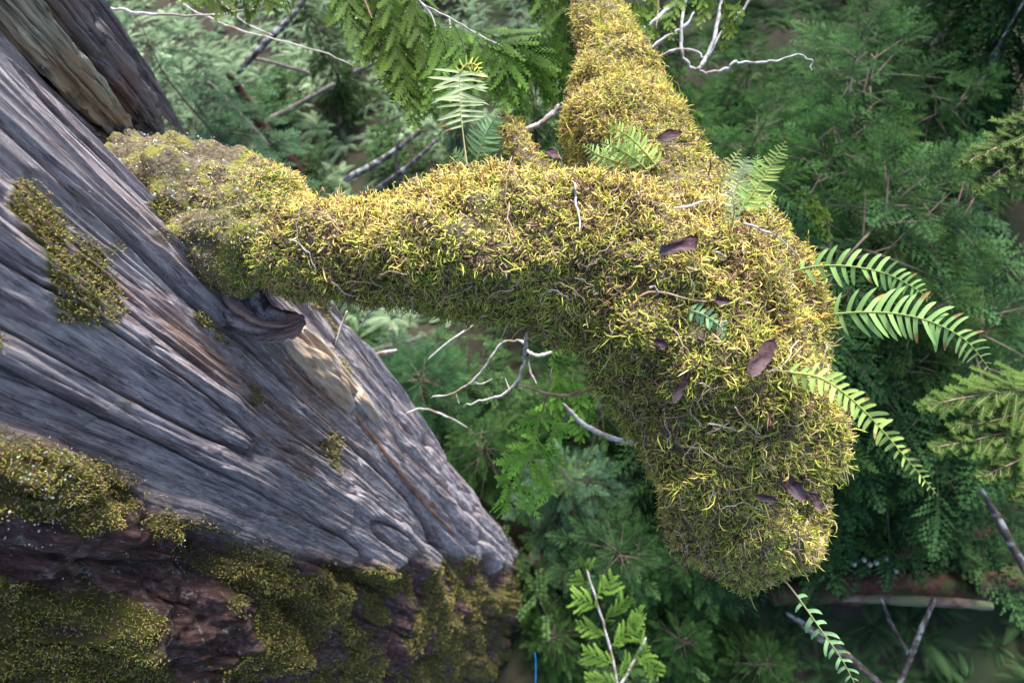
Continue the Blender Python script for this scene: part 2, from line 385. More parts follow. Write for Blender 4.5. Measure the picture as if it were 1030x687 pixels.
# ---- bough paths (px, py, depth, radius px)
MAIN = [(60, 245, 1.50, 90), (125, 232, 1.43, 92), (175, 222, 1.39, 84), (225, 222, 1.36, 74), (262, 232, 1.33, 64), (300, 246, 1.30, 54), (345, 256, 1.28, 50), (395, 254, 1.26, 58), (460, 247, 1.24, 75),
        (540, 252, 1.23, 80), (605, 264, 1.22, 90), (662, 292, 1.21, 100), (706, 342, 1.21, 104), (732, 400, 1.24, 94), (744, 455, 1.28, 86), (746, 505, 1.32, 80), (742, 545, 1.36, 58), (740, 578, 1.38, 20)]
FORK = [(596, 0, 2.05, 20), (604, 22, 2.0, 26), (614, 55, 1.92, 33), (618, 95, 1.84, 46), (626, 140, 1.74, 60), (652, 185, 1.60, 62), (693, 220, 1.48, 58), (730, 252, 1.40, 55), (768, 290, 1.35, 48), (780, 335, 1.33, 46), (770, 390, 1.33, 40)]
SPUR = [(508, 118, 1.9, 5), (517, 134, 1.85, 10), (530, 160, 1.8, 14), (560, 200, 1.75, 24), (620, 215, 1.68, 24)]
def bough_core(pts, n, seg, lump=.10, sd=50):
    W_, P_ = px_path(pts, n); r = px_radius(P_) * .93
    def disp(V, a, t):
        rad = np.interp(t, np.linspace(0, 1, n), r)
        if sd == 50:
            cw = 1 - sstep(.26, .36, t); tw = t + .02 * noise(V[..., 0] * 9, V[..., 1] * 9, V[..., 2] * 9, 55)
            extra = cw * (.16 * noise(V[..., 0] * 9, V[..., 1] * 9, V[..., 2] * 9, 56) + .10 * noise(V[..., 0] * 24, V[..., 1] * 24, V[..., 2] * 24, 57) + .04 * noise(V[..., 0] * 60, V[..., 1] * 60, V[..., 2] * 60, 58)) - .16 * np.exp(-((tw - .272) / .012) ** 2)
        else: extra = 0
        return rad * extra + rad * (lump * 1.3 * noise(V[..., 0] * 7, V[..., 1] * 7, V[..., 2] * 7, sd) + lump * noise(V[..., 0] * 17, V[..., 1] * 17, V[..., 2] * 17, sd + 1) + .4 * lump * noise(V[..., 0] * 45, V[..., 1] * 45, V[..., 2] * 45, sd + 2))
    V, Q, Nn = sweep(W_, r, seg, disp)
    return V, Q, Nn, W_, r, seg
cM = bough_core(MAIN, 220, 120, lump=.14); cF = bough_core(FORK, 90, 60, sd=60); cS = bough_core(SPUR, 24, 24, sd=70)
BARKWOOD = barkmat('bough_bark', (.05, .04, .025), (.20, .165, .11), (.20, .19, .05), (110, 110, 110), patch=22, bump=1.0)
acc = Acc(); 
for c in (cM, cF, cS): acc.add(local(c[0]), c[1])
bough = acc.out('bough', BARKWOOD, tree)
bough['label'] = 'thick crooked bough reaching out from the trunk, wrapped in deep yellow-green moss'
bV = np.vstack([cM[0], cF[0]]); bQ = np.vstack([cM[1], cF[1] + len(cM[0])])
BB = bvh_of(bV, bQ)

def area_sample(V, Q, Nn, n, r, wgt=None):
    a = V[Q[:, 0]]; b = V[Q[:, 1]]; c = V[Q[:, 2]]; d = V[Q[:, 3]]
    ar = np.linalg.norm(np.cross(c - a, d - b), axis=1)
    if wgt is not None: ar = ar * wgt(a, Nn[Q[:, 0]])
    f = r.choice(len(Q), n, p=ar / ar.sum()); u = r.random((n, 1)); v = r.random((n, 1))
    P = (a[f] * (1 - u) + b[f] * u) * (1 - v) + (d[f] * (1 - u) + c[f] * u) * v
    fn = np.cross(c - a, d - b)[f]; fn = nrm(fn); g = Nn[Q[f, 0]]
    fn = np.where((fn * g).sum(1, keepdims=True) < 0, -fn, fn)
    return P, nrm(fn * .6 + g * .6)
def inside(P, C, r, k=.9):
    out = np.zeros(len(P), bool)
    for s in range(0, len(P), 20000):
        d = np.linalg.norm(P[s:s + 20000, None] - C[None], axis=2); out[s:s + 20000] = (d < r[None] * k).any(1)
    return out
def pick(wts, r):
    """wts (n,k) -> index"""
    c = np.cumsum(wts, 1); c /= c[:, -1:]; return (r.random((len(wts), 1)) > c).sum(1)
vdir = lambda P: nrm(CAM[None] - P)
def camw(P, Nn):               # denser on the sides the place is seen from; still covered behind
    return .35 + .65 * sstep(-.5, .1, (nrm(CAM[None] - P) * Nn).sum(1))
r1 = np.random.default_rng(11)
PM, NM = area_sample(cM[0], cM[1], cM[2], 112000, r1, camw)
PF, NF = area_sample(cF[0], cF[1], cF[2], 34000, r1, camw)
PS, NS = area_sample(cS[0], cS[1], cS[2], 2500, r1)
PX, NX = area_sample(cM[0][:70 * 120], cM[1][:69 * 120], cM[2][:70 * 120], 60000, r1, camw); PM = np.vstack([PX, PM]); NM = np.vstack([NX, NM])
keep = ~inside(PM, cF[3][20:], cF[4][20:], .85); PM, NM = PM[keep], NM[keep]
keep = ~inside(PF, cM[3], cM[4], .88); PF, NF = PF[keep], NF[keep]
P = np.vstack([PM, PF, PS]); Nn = np.vstack([NM, NF, NS])
# distance along the bough measured in the picture of the main axis: near the trunk moss is short and patchy
col0 = np.array([at(330, 250, 1.3)])
# parameter along +bough: project on axis from collar to bend
ax0, ax1 = at(150, 230, 1.45), at(430, 248, 1.26)
tt = ((P - ax0) @ (ax1 - ax0)) / ((ax1 - ax0) @ (ax1 - ax0))
coll = 1 - sstep(.25, .85, tt); coll[len(PM):] = 0
mz = fbm(P[:, 0] * 9, P[:, 1] * 9, P[:, 2] * 9, 80, 3)
keep = r1.random(len(P)) > np.where((mz < -.10), coll * .1, coll * .0)
P, Nn, coll, mz = P[keep], Nn[keep], coll[keep], mz[keep]
n = len(P)
L = (r1.uniform(.020, .044, n)) * (1 + .8 * (r1.random(n) < .015)) * (1 - .78 * coll) * (1 + .5 * noise(P[:, 0] * 12, P[:, 1] * 12, P[:, 2] * 12, 81))
Wd = r1.uniform(.0020, .0040, n) * (1 - .3 * coll)
cl = noise(P[:, 0] * 5, P[:, 1] * 5, P[:, 2] * 5, 82); c2 = noise(P[:, 0] * 14, P[:, 1] * 14, P[:, 2] * 14, 83)
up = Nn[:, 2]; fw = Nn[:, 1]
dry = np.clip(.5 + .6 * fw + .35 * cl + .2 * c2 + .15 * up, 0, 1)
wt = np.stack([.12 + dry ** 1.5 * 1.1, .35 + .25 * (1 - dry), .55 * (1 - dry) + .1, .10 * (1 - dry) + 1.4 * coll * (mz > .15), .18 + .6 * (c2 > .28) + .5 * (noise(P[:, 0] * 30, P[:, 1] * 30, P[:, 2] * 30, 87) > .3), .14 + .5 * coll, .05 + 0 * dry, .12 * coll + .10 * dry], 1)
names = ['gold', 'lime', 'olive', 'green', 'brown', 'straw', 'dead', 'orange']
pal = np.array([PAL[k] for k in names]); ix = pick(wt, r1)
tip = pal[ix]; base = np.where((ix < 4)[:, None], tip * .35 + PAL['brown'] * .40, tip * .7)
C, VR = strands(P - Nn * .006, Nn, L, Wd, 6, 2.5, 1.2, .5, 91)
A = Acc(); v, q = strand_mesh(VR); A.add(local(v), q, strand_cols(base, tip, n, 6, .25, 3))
# side shoots
ch = r1.choice(n, int(n * 1.0)); kk = r1.integers(1, 5, len(ch)); PC = C[ch, kk]; dirn = nrm(C[ch, np.minimum(kk + 1, 5)] - C[ch, kk])
C2, VR2 = strands(PC, nrm(dirn + .3 * Nn[ch]), L[ch] * r1.uniform(.3, .6, len(ch)), Wd[ch] * .85, 4, 1.5, 1.2, .2, 92)
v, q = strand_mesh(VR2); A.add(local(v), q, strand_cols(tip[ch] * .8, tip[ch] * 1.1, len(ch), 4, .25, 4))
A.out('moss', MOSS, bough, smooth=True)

# ---- pale lichen crumbs and litter needles on the collar
def crumbs(P, Nn, size, cols, seed, flat=.35):
    r = np.random.default_rng(seed); n = len(P); t = nrm(np.cross(Nn, r.normal(size=(n, 3)))); b = np.cross(Nn, t)
    s = (size * np.exp(r.normal(-.2, .55, n)))[:, None]
    o = [P + t * s, P + b * s * r.uniform(.4, 1, (n, 1)), P - t * s * r.uniform(.5, 1, (n, 1)), P - b * s * r.uniform(.4, 1, (n, 1))]
    topp = P + Nn * s * flat * 2 + t * s * .2
    S = []
    for k in range(4): S.append(np.stack([o[k], o[(k + 1) % 4], topp, topp + t * s * .02], 1))
    S = np.concatenate(S, 0); return S, np.tile(cols, (4, 1))
lm = coll > .3
li = np.where(lm)[0]; li = r1.choice(li, 4500)
A = Acc(); S, cc = crumbs(local(P[li] + Nn[li] * .008), nrm(Nn[li] + r1.normal(0, .4, (len(li), 3))), .0017, np.repeat([[.40, .44, .42]], len(li), 0) * r1.uniform(.6, 1.2, (len(li), 1)), 5)
A.soup(S, cc)
li2 = r1.choice(n, 1500)
nd = nrm(np.cross(Nn[li2], r1.normal(size=(1500, 3))) + Nn[li2] * .15)
A.out('lichen', leafmat('lichen_crumbs', trans=.05, rough=.9), bough, smooth=False)

# ---- moss and lichen on the lower trunk
r2 = np.random.default_rng(21)
n = 760000; th = r2.uniform(-R_(80), R_(60), n); u = r2.uniform(-R_(45), R_(83.3), n); z = 7 - .8 * np.tan(u)
rt, zo, cr = trunk_r(th, z); mm = mossiness(th, z, zo, cr)
# small moss cushions in the grey half too
kp = r2.random(n) < np.clip(mm * np.where(zo > .5, 1, .7), 0, 1) * np.where(z > 5, 1, np.where(z > 3, .7, .45))
th, z, rt, mm, zo = th[kp], z[kp], rt[kp], mm[kp], zo[kp]
print('trunk moss strands', len(th))
P = trunk_pt(th, z, .012) - 0; a = FACE + th; Nn = nrm(np.stack([np.cos(a), np.sin(a), .35 + 0 * a], -1))
dist = np.linalg.norm(P - CAM, axis=1)
sc = np.clip(dist / 1.6, .8, 2.4)
n = len(P); L = r2.uniform(.004, .010, n) * sc ** .8; Wd = r2.uniform(.0018, .0030, n) * sc
cn = fbm(th * 9, z * 5, 0, 49, 2)
wt = np.stack([.10 + .35 * (cn > .2), .5 + 0 * cn, .9 - .5 * cn, .25 + .3 * (cn < -.2), .35 + 0 * cn, .12 + 0 * cn, .2 + 0 * cn, .05 + .1 * (zo < .5)], 1)
ix = pick(np.clip(wt, 0, 9), r2); tip = pal[ix] * .62 * (1.15 - .15 * (zo > .5))[:, None]; base = tip * .5 + PAL['dead'] * .4
C, VR = strands(P, Nn, L, Wd, 4, .9, .8, .5, 93); A = Acc(); v, q = strand_mesh(VR); A.add(local(v), q, strand_cols(base, tip, n, 4, .25, 6)); 
A.out('trunk_moss', MOSS, trunk)
n = 90000; th = r2.uniform(-R_(80), R_(30), n); u = r2.uniform(-R_(40), R_(80), n); z = 7 - .8 * np.tan(u)
rt, zo, cr = trunk_r(th, z)
lk = fbm(th * TR * 7, z * 4, 0, 57, 3); kp = (r2.random(n) < (.03 + .97 * sstep(.40, .75, lk)) * zo * .8); th, z = th[kp], z[kp]
P = trunk_pt(th, z, .020); a = FACE + th; Nn = nrm(np.stack([np.cos(a), np.sin(a), 0 * a], -1) + r2.normal(0, .3, (len(th), 3)))
A = Acc(); dist = np.linalg.norm(P - CAM, axis=1)
S, cc = crumbs(local(P), Nn, .0013, np.repeat([[.38, .43, .44]], len(P), 0) * r2.uniform(.5, 1.3, (len(P), 1)), 9); A.soup(S, cc)
A.out('trunk_lichen', bpy.data.materials['lichen_crumbs'], trunk, smooth=False)

# ---- bark slabs that stand off the trunk at the upper left, the splintered strip and the burl
def slab(name, pts, flat, mat, n=260, seg=150, hint=None, rough=.13, sd=0, label=None, cseg=9, world=None):
    if world is not None: W4 = catmull(np.array(world, float), n); W_, r = W4[:, :3], W4[:, 3]
    else: W_, P_ = px_path(pts, n); r = px_radius(P_)
    def disp(V, a, t):
        rad = np.interp(t, np.linspace(0, 1, n), r); L = np.linalg.norm(W_[-1] - W_[0])
        ca, sa = np.cos(a) * cseg / 6, np.sin(a) * cseg / 6; zz = t * L
        f1 = noise(ca * 2.2, sa * 2.2, zz * 1.2, sd); f2 = noise(ca * 6, sa * 6, zz * 3, sd + 1); f3 = noise(ca * 16, sa * 16, zz * 9, sd + 2)
        end = sstep(.93, 1, t) + sstep(.05, 0, t)
        return rad * (rough * 2.0 * f1 + rough * f2 - rough * 2.4 * np.exp(-(f2 / .12) ** 2) + rough * .9 * f3 - rough * 1.2 * np.exp(-(f3 / .15) ** 2) + rough * .6 * noise(ca * 34, sa * 34, zz * 22, sd + 3)) - rad * .5 * end * np.abs(f2) * 1.5
    h = hint if hint is not None else -ray(*pts[len(pts) // 2][:2]) if pts else None
    V, Q, _ = sweep(W_, r, seg, disp, h, flat)
    o = mesh(name, local(V), Q, mat, tree)
    if label: o['label'] = label
    return o
def slabmat(name, tone):
    g = np.array(tone)
    return barkmat(name, tuple(g * .35), tuple(g * 1.25), tuple(g * np.array([.8, .62, .52])), (70, 70, 6), detail=8, bump=.9, patch=7)
SL1 = slabmat('weathered_slab', (.40, .41, .36)); SL2 = slabmat('dark_slab', (.24, .22, .25))
def standing(px, py, d, prof, lean=(0, 0), **k):
    """slab rising from its lower end at a picture point; prof: (height above the end, half width m, outward shift)"""
    p = at(px, py, d); out_ = nrm(np.array([p[0] - AX[0], p[1] - AX[1], 0.])); tan_ = np.array([-out_[1], out_[0], 0])
    Wp = [[*(p + np.array([0, 0, 1.]) * h + out_ * (o_) + tan_ * lean[0] * h), w_] for h, w_, o_ in prof]
    slab('bark_slab', None, .42, world=Wp[::-1], hint=tan_ * .8 + out_ * .35, **k)
standing(122, 132, 1.38, [(-.05, .012, 0), (.05, .045, 0), (.3, .062, .0), (.7, .07, .0), (1.3, .075, 0), (2.2, .07, 0)], mat=SL1, sd=100, label='grey-green slab of weathered wood standing off the trunk')
standing(150, 126, 1.50, [(-.05, .010, 0), (.06, .055, 0), (.3, .07, .0), (.7, .085, .0), (1.3, .09, 0), (2.2, .08, 0)], mat=SL2, sd=120, label='dark rough slab of bark with a mossy upper edge')
standing(172, 118, 1.62, [(-.06, .003, 0), (.05, .02, 0), (.25, .04, .0), (.7, .06, .0), (1.3, .06, 0), (2.2, .05, 0)], mat=SL2, sd=140, label='thin jagged bark slab ending in a point')
TAN = barkmat('split_wood', (.30, .21, .15), (.66, .54, .44), (.42, .38, .38), (60, 60, 8), bump=.9, patch=8)
def trunk_strip(name, pl, widths, thick, mat, sd, label):
    """a strip of wood lying on the trunk face, along picture points pl"""
    ctr = catmull(np.array([[p[0], p[1], w] for p, w in zip(pl, widths)], float), 90); L = []
    for c in ctr:
        p, no = hit(TB, c[0], c[1])
        if p is None: continue
        L.append((*p, c[2] / FPX * depth_of(p), *no))
    L = np.array(L); C_ = L[:, :3]
    for _ in range(6): C_[1:-1] = (C_[:-2] + C_[2:] + 2 * C_[1:-1]) / 4
    rad = L[:, 3]; avn = nrm(L[:, 4:].mean(0))
    C_ = C_ + avn * .012
    def disp(V, a, t):
        f2 = noise(np.cos(a) * 5, np.sin(a) * 5, t * 7, sd); f1 = noise(np.cos(a) * 1.5, np.sin(a) * 1.5, t * 5, sd + 1)
        return np.interp(t, np.linspace(0, 1, len(rad)), rad) * (.35 * f1 + .25 * f2)
    V, Q, _ = sweep(C_, rad, 48, disp, avn, thick)
    o = mesh(name, local(V), Q, mat, tree); o['label'] = label
trunk_strip('wood_splinter', [(284, 338), (310, 362), (334, 386), (352, 412)], [6, 13, 15, 3], .45, TAN, 150, 'pale tan splintered strip of bare wood below the burl')
trunk_strip('wood_splinter', [(300, 330), (325, 358), (352, 392), (395, 445)], [4, 8, 8, 2], .5, TAN, 155, 'narrow pale strip of split wood beside the wider one')
trunk_strip('wood_splinter', [(345, 405), (385, 455), (425, 505), (455, 535)], [1, 2, 2, 1], .5, slabmat('red_strip', (.30, .19, .15)), 157, 'reddish torn strip of bark lower on the trunk')
BURL = slabmat('burl_wood', (.34, .30, .32))
slab('burl', [(222, 236, 1.42, 12), (228, 272, 1.39, 19), (243, 305, 1.37, 20), (265, 324, 1.36, 17), (287, 328, 1.35, 13), (306, 322, 1.34, 8)], .75, BURL, n=120, seg=70, rough=.26, sd=170, cseg=16, label='curled gnarled lip of dark bare wood under the bough where it leaves the trunk')

# ------------------------------------------------------------------ generic twigs
def twig_mesh(lines, mat, name, parent=None, wob=.25, seg=7, org=None, world=None, k_=.62):
    """lines: list of [(px,py,depth,radius px)...]; returns one mesh"""
    A = Acc()
    for k, ln in enumerate(lines):
        n = max(8, len(ln) * 7)
        if world: W_ = catmull(np.array(ln, float), n); P_r = W_[:, 3]; W_ = W_[:, :3]
        else: W_, P_ = px_path(ln, n); P_r = px_radius(P_)
        rr_ = np.maximum(P_r * k_, .0004)
        sg = float(np.linalg.norm(W_[-1] - W_[0])) * .018 * wob * 4
        t = np.linspace(0, 1, n) * n / 2.0
        W_ = W_ + sg * np.stack([noise(t, k, 1, 7), noise(t, k, 2, 7), noise(t, k, 3, 7)], -1) * .5
        V, Q, _ = sweep(W_, rr_ * (1 + .25 * noise(t * 2.3, k, 5, 9)), seg)
        A.add(V - (org if org is not None else 0), Q)
    o = A.out(name, mat, parent)
    if org is not None: o.location = org
    return o
def stick(label, lines, mat=TWIG, cat='twig', name='dead_twig', group=None, wob=.25, seg=7):
    org = at(*lines[0][0][:3])
    return tag(twig_mesh(lines, mat, name, None, wob, seg, org), label, cat, group)
stick('white lichened dead branch curving behind the right underside of the bend of the bough', [[(566, 405, 1.7, 3), (585, 425, 1.72, 4.5), (615, 440, 1.72, 4), (660, 449, 1.7, 3.5), (690, 452, 1.65, 3)]], WHITETWIG, 'dead branch', 'dead_branch', wob=.1)
stick('network of forked bare pale twigs reaching down-left from the underside of the bough', [
    [(527, 325, 1.62, 3), (529, 340, 1.66, 3), (528, 352, 1.70, 3), (525, 371, 1.72, 2.6), (513, 393, 1.75, 2.4), (490, 402, 1.78, 2), (466, 408, 1.80, 1.5)],
    [(529, 346, 1.68, 2.2), (520, 343, 1.70, 2.2), (504, 345, 1.72, 2), (490, 366, 1.75, 2), (474, 384, 1.78, 2), (458, 394, 1.80, 1.8), (432, 401, 1.82, 1.2)], [(458, 394, 1.80, 1.4), (462, 407, 1.80, 1)], [(474, 384, 1.78, 1.3), (484, 386, 1.79, 1.1), (496, 381, 1.8, .8)],
    [(528, 352, 1.70, 3.2), (541, 358, 1.68, 3.4), (556, 354, 1.67, 2.6)], [(532, 356, 1.70, 2), (533, 372, 1.7, 1.8), (540, 387, 1.7, 1.4)], [(513, 393, 1.75, 1.2), (508, 380, 1.76, .9)]], TWIG, 'dead branch', 'dead_branch', wob=.3)
stick('thin pinkish twig running level to the right from the top of the hanging cedar sprig', [[(521, 387, 1.54, 2), (535, 391, 1.54, 2), (550, 396, 1.55, 2.4), (572, 398, 1.54, 2.6), (596, 392, 1.52, 2.4)], [(572, 398, 1.54, 1.6), (584, 392, 1.53, 1.2)]], REDTWIG, 'twig')
stick('short straight pale stick angled under the bough', [[(430, 362, 1.6, 1.6), (450, 345, 1.6, 1.8), (478, 326, 1.6, 1.8)]], WHITETWIG, wob=.08)
stick('thin bare twig hanging beside the trunk edge below the bough', [[(350, 312, 1.6, 2), (343, 328, 1.6, 1.6), (337, 348, 1.6, 1.2)]], WHITETWIG)
stick('hooked twig drooping from the narrow neck of the bough', [[(388, 306, 1.35, 1.2), (372, 315, 1.36, 1.2), (363, 330, 1.38, .8)]], WHITETWIG)
stick('long arching bare twig low between trunk and bough', [[(408, 416, 2.3, 1.5), (425, 411, 2.3, 1.8), (450, 419, 2.3, 1.6), (470, 430, 2.3, 1)]], TWIG)
stick('bare twigs with a fork in the shade behind the lower trunk edge', [[(360, 365, 2.8, 2.5), (380, 356, 2.8, 3), (400, 352, 2.8, 2)], [(370, 360, 2.8, 1.8), (366, 345, 2.8, 1.2), (358, 380, 2.8, 1)]], TWIG)
stick('white branching dead twigs hanging over the upper limb, one long curl running right', [
    [(694, -30, 2.0, 3.0), (688, 10, 2.0, 2.6), (685, 45, 2.0, 2.6), (692, 66, 2.0, 2.6), (712, 74, 2.0, 2.4), (730, 70, 2.0, 2.2), (744, 63, 2.0, 2), (775, 63, 2.0, 1.6), (800, 56, 2.0, 1.3), (815, 60, 2.0, 1.1), (816, 72, 2.0, .8)],
    [(640, 57, 2.0, 2.4), (662, 57, 2.0, 2.4), (680, 50, 2.0, 2.4), (700, 52, 2.0, 2), (708, 60, 2.0, 1.5)],
    [(728, -25, 2.0, 2.6), (725, 5, 2.0, 2.6), (718, 40, 2.0, 3), (708, 62, 2.0, 3.6), (700, 72, 2.0, 3)],
    [(760, -10, 2.05, 2), (745, 12, 2.05, 2), (727, 32, 2.03, 2), (712, 55, 2.0, 2)],
    [(650, 52, 2.0, 2.2), (670, 38, 2.0, 2.4), (690, 26, 2.0, 2.4), (698, 12, 2.0, 1.6)]], WHITETWIG, 'dead branch', 'dead_branch', wob=.3)
stick('straight white dead branch slanting off the mossy upper limb', [[(625, 55, 1.95, 2.2), (642, 35, 2.0, 3), (660, 20, 2.0, 3), (685, -4, 2.05, 3.2), (720, -40, 2.1, 3)]], WHITETWIG, 'dead branch', 'dead_branch', wob=.12)
stick('broken grey stub of wood at the far end of the mossy upper limb', [[(560, -50, 2.2, 9), (578, -15, 2.1, 8), (597, 15, 2.02, 7)]], SNAG, 'dead branch', 'dead_branch', wob=.1)
stick('thick pale dead branch crossing behind the upper limb', [[(525, 132, 2.1, 3.5), (545, 124, 2.1, 5), (562, 108, 2.1, 4.5), (590, 80, 2.1, 4), (640, 40, 2.15, 3)]], WHITETWIG, 'dead branch', 'dead_branch', wob=.12)
stick('thin pale twig crossing the top left corner above the bark slabs', [[(60, -8, 2.0, 1.5), (110, 8, 2.0, 2.2), (150, 14, 2.0, 2), (200, 16, 2.1, 1.5), (260, 10, 2.2, 1)]], WHITETWIG)
stick('long thin brown twig sweeping across the upper left gap', [[(150, -25, 2.6, 1.5), (190, 8, 2.6, 1.5), (240, 30, 2.6, 1.4), (285, 42, 2.6, 1.2), (330, 55, 2.6, 1), (358, 68, 2.6, .7)], [(215, -5, 2.6, 1), (245, 22, 2.6, 1), (275, 36, 2.6, 1.2)]], TWIG, wob=.12)

# ------------------------------------------------------------------ ferns
def frond(parent, pts, plen, npair, face=(0, 0, 0), droop=.25, alt=True, col=(.22, .36, .12), wid=.30, curl=.35, tipf=.25, org=None, start=.12, name='frond', sweepf=.25, lens=None):
    """one frond: rachis through picture points (px,py,depth); pinnae length in px at the widest"""
    n = 60; W_, P_ = px_path([(a, b, c, 1) for a, b, c in pts], n)
    T, N0, B0 = frames(W_)
    f = np.asarray(face, float)
    if not f.any(): f = -ray(*pts[len(pts) // 2][:2]); f = f / np.linalg.norm(f) + np.array([0, 0, .5])
    # blade plane: side vector perpendicular to rachis and face normal
    Fn = nrm(f[None] - (T @ f)[:, None] * T); S = np.cross(T, Fn)
    D = np.interp(np.linspace(0, 1, n), np.linspace(0, 1, len(pts)), [p[2] for p in pts])
    A = Acc(); rr_ = np.random.default_rng(int(abs(pts[0][0] * 7 + pts[0][1])) + npair)
    s = start + (.995 - start) * np.linspace(0, 1, npair) ** .85
    for k, sk in enumerate(s):
        prof = np.interp(sk, [0, start, start + .12, .55, .85, 1] if start < .4 else [0, start, start + .1, .7, .9, 1], lens or [.5, .75, 1, .92, .5, tipf * .3])
        for side in (-1, 1):
            sx = min(sk + (0.5 / npair * (side > 0) if alt else 0), .999)
            i0 = sx * (n - 1); a = int(i0); b = min(a + 1, n - 1); t = i0 - a
            lerp = lambda X: X[a] * (1 - t) + X[b] * t
            p = lerp(W_); tt_ = lerp(T); ss = lerp(S) * side; fn = lerp(Fn)
            Lp = plen * prof / FPX * lerp(D) * rr_.uniform(.85, 1.12); wp = Lp * wid if wid > 0 else 0
            wp = min(Lp * wid, .9 * np.linalg.norm(W_[-1] - W_[0]) / npair * .80)
            m = 7; u = np.linspace(0, 1, m)
            ang = sweepf + curl * u + rr_.normal(0, .13)
            dirs = np.cos(ang)[:, None] * ss + np.sin(ang)[:, None] * tt_ + np.array([0, 0, -1.]) * (droop * u ** 1.3)[:, None] + fn * rr_.normal(0, .25)
            c = p + np.cumsum(np.vstack([np.zeros(3), nrm(dirs[:-1])]) * Lp / (m - 1), 0)
            wdt = wp * np.interp(u, [0, .15, .5, .85, 1], [.62, .5, .48, .32, .03])
            tv = nrm(tt_ - (nrm(np.gradient(c, axis=0)) * tt_).sum(1, keepdims=True) * nrm(np.gradient(c, axis=0)))
            e1 = c + tv * wdt[:, None] + fn * .10 * wdt[:, None]; e2 = c - tv * wdt[:, None] + fn * .10 * wdt[:, None]
            G = np.stack([e1, c - fn * .0004, e2], 1).reshape(-1, 3)
            jj = np.arange(m - 1)[:, None] * 3 + np.arange(2)[None]
            q = np.stack([jj, jj + 1, jj + 4, jj + 3], -1).reshape(-1, 4)
            cc = np.array(col) * rr_.uniform(.8, 1.2); cg = np.repeat(cc[None], len(G), 0)
            cg[1::3] *= 1.12
            if rr_.random() < .12: cg[-9:] = np.array([.32, .20, .08])
            A.add(G - org, q, cg)
    fo = A.out(name, FERN, parent, smooth=True)
    V, Q, _ = sweep(W_ + Fn * .0006, np.linspace(.0022, .0005, n) * D[0] / 1.25, 6)
    st = Acc(); st.add(V - org, Q, np.array(col) * .7 + np.array([.16, .10, .03])); st.out('stem', FERN, fo)
    return fo
def fern(label, fronds, name='fern', group='ferns rooted in the moss of the bough'):
    for f in fronds:
        hp, _ = hit(BB, *f['pts'][0][:2])
        if hp is not None:
            sh = depth_of(hp) - .02 - f['pts'][0][2]; m_ = len(f['pts']) - 1
            f['pts'] = [(a_, b_, c_ + sh) for a_, b_, c_ in f['pts']]
    p0 = fronds[0]['pts'][0]; org = at(*p0); e = thing(name, label, 'fern', org, group)
    for f in fronds: frond(e, org=org, **f)
    return e
PALE = (.50, .60, .34)
G1 = (.30, .46, .16); G2 = (.27, .44, .15); G3 = (.38, .52, .15)
fern('pale yellowish fern frond with an arched tip standing on the top of the bough', [
    dict(pts=[(470, 168, 1.24), (467, 145, 1.24), (464, 118, 1.235), (463, 92, 1.23), (462, 72, 1.225)], plen=30, npair=15, col=PALE, wid=.10, curl=.1, droop=.22, start=.42, sweepf=-.12, face=(0, 0, 0), lens=[.5, .75, .9, 1, 1, .95], tipf=3),
    dict(pts=[(462, 73, 1.225), (470, 65, 1.22), (479, 66, 1.215), (484, 76, 1.21)], plen=9, npair=9, col=(.52, .60, .12), wid=.3, start=.02, curl=.2)])
fern('small green fern leaning right beside the pale arched frond', [
    dict(pts=[(478, 166, 1.30), (484, 148, 1.29), (491, 130, 1.28), (502, 113, 1.27)], plen=19, npair=16, col=(.26, .44, .22), wid=.22, start=.15),
    dict(pts=[(472, 166, 1.28), (464, 160, 1.26), (456, 152, 1.24)], plen=11, npair=9, col=(.26, .44, .22), wid=.25)])
fern('three light fern fronds lying over the moss in front of the upper limb', [
    dict(pts=[(664, 172, 1.42), (650, 155, 1.42), (633, 138, 1.42), (610, 124, 1.42)], plen=17, npair=17, col=G3, wid=.22),
    dict(pts=[(652, 172, 1.40), (638, 160, 1.39), (622, 150, 1.38), (604, 142, 1.38)], plen=15, npair=15, col=G2, wid=.22),
    dict(pts=[(640, 170, 1.38), (620, 163, 1.37), (602, 156, 1.36), (586, 146, 1.36)], plen=13, npair=14, col=G1, wid=.22)])
fern('cluster of upright feathery fern fronds behind the bend of the bough', [
    dict(pts=[(745, 215, 1.40), (755, 198, 1.39), (772, 172, 1.38), (790, 142, 1.36)], plen=19, npair=22, col=G3, wid=.18),
    dict(pts=[(742, 218, 1.40), (752, 196, 1.40), (760, 172, 1.4), (762, 156, 1.4)], plen=13, npair=16, col=G1, wid=.2),
    dict(pts=[(735, 215, 1.38), (740, 192, 1.38), (746, 172, 1.37), (752, 158, 1.36)], plen=15, npair=16, col=PALE, wid=.2),
    dict(pts=[(728, 205, 1.36), (725, 185, 1.35), (735, 165, 1.33), (745, 150, 1.32)], plen=10, npair=12, col=(.5, .55, .25), wid=.25),
    dict(pts=[(752, 216, 1.36), (765, 205, 1.35), (780, 196, 1.34)], plen=10, npair=9, col=G3, wid=.3)])
fern('whitish soft fern frond arching down over golden moss near the bend', [
    dict(pts=[(734, 232, 1.24), (738, 218, 1.22), (738, 205, 1.20), (735, 190, 1.18)], plen=13, npair=11, col=(.42, .50, .28), wid=.18, start=.1)])
fern('upper of the two long fern fronds reaching right past the bough', [
    dict(pts=[(788, 276, 1.16), (820, 268, 1.14), (855, 268, 1.13), (890, 275, 1.12), (915, 287, 1.12), (935, 300, 1.12)], plen=23, npair=17, col=G2, wid=.20, droop=.45, curl=.6)])
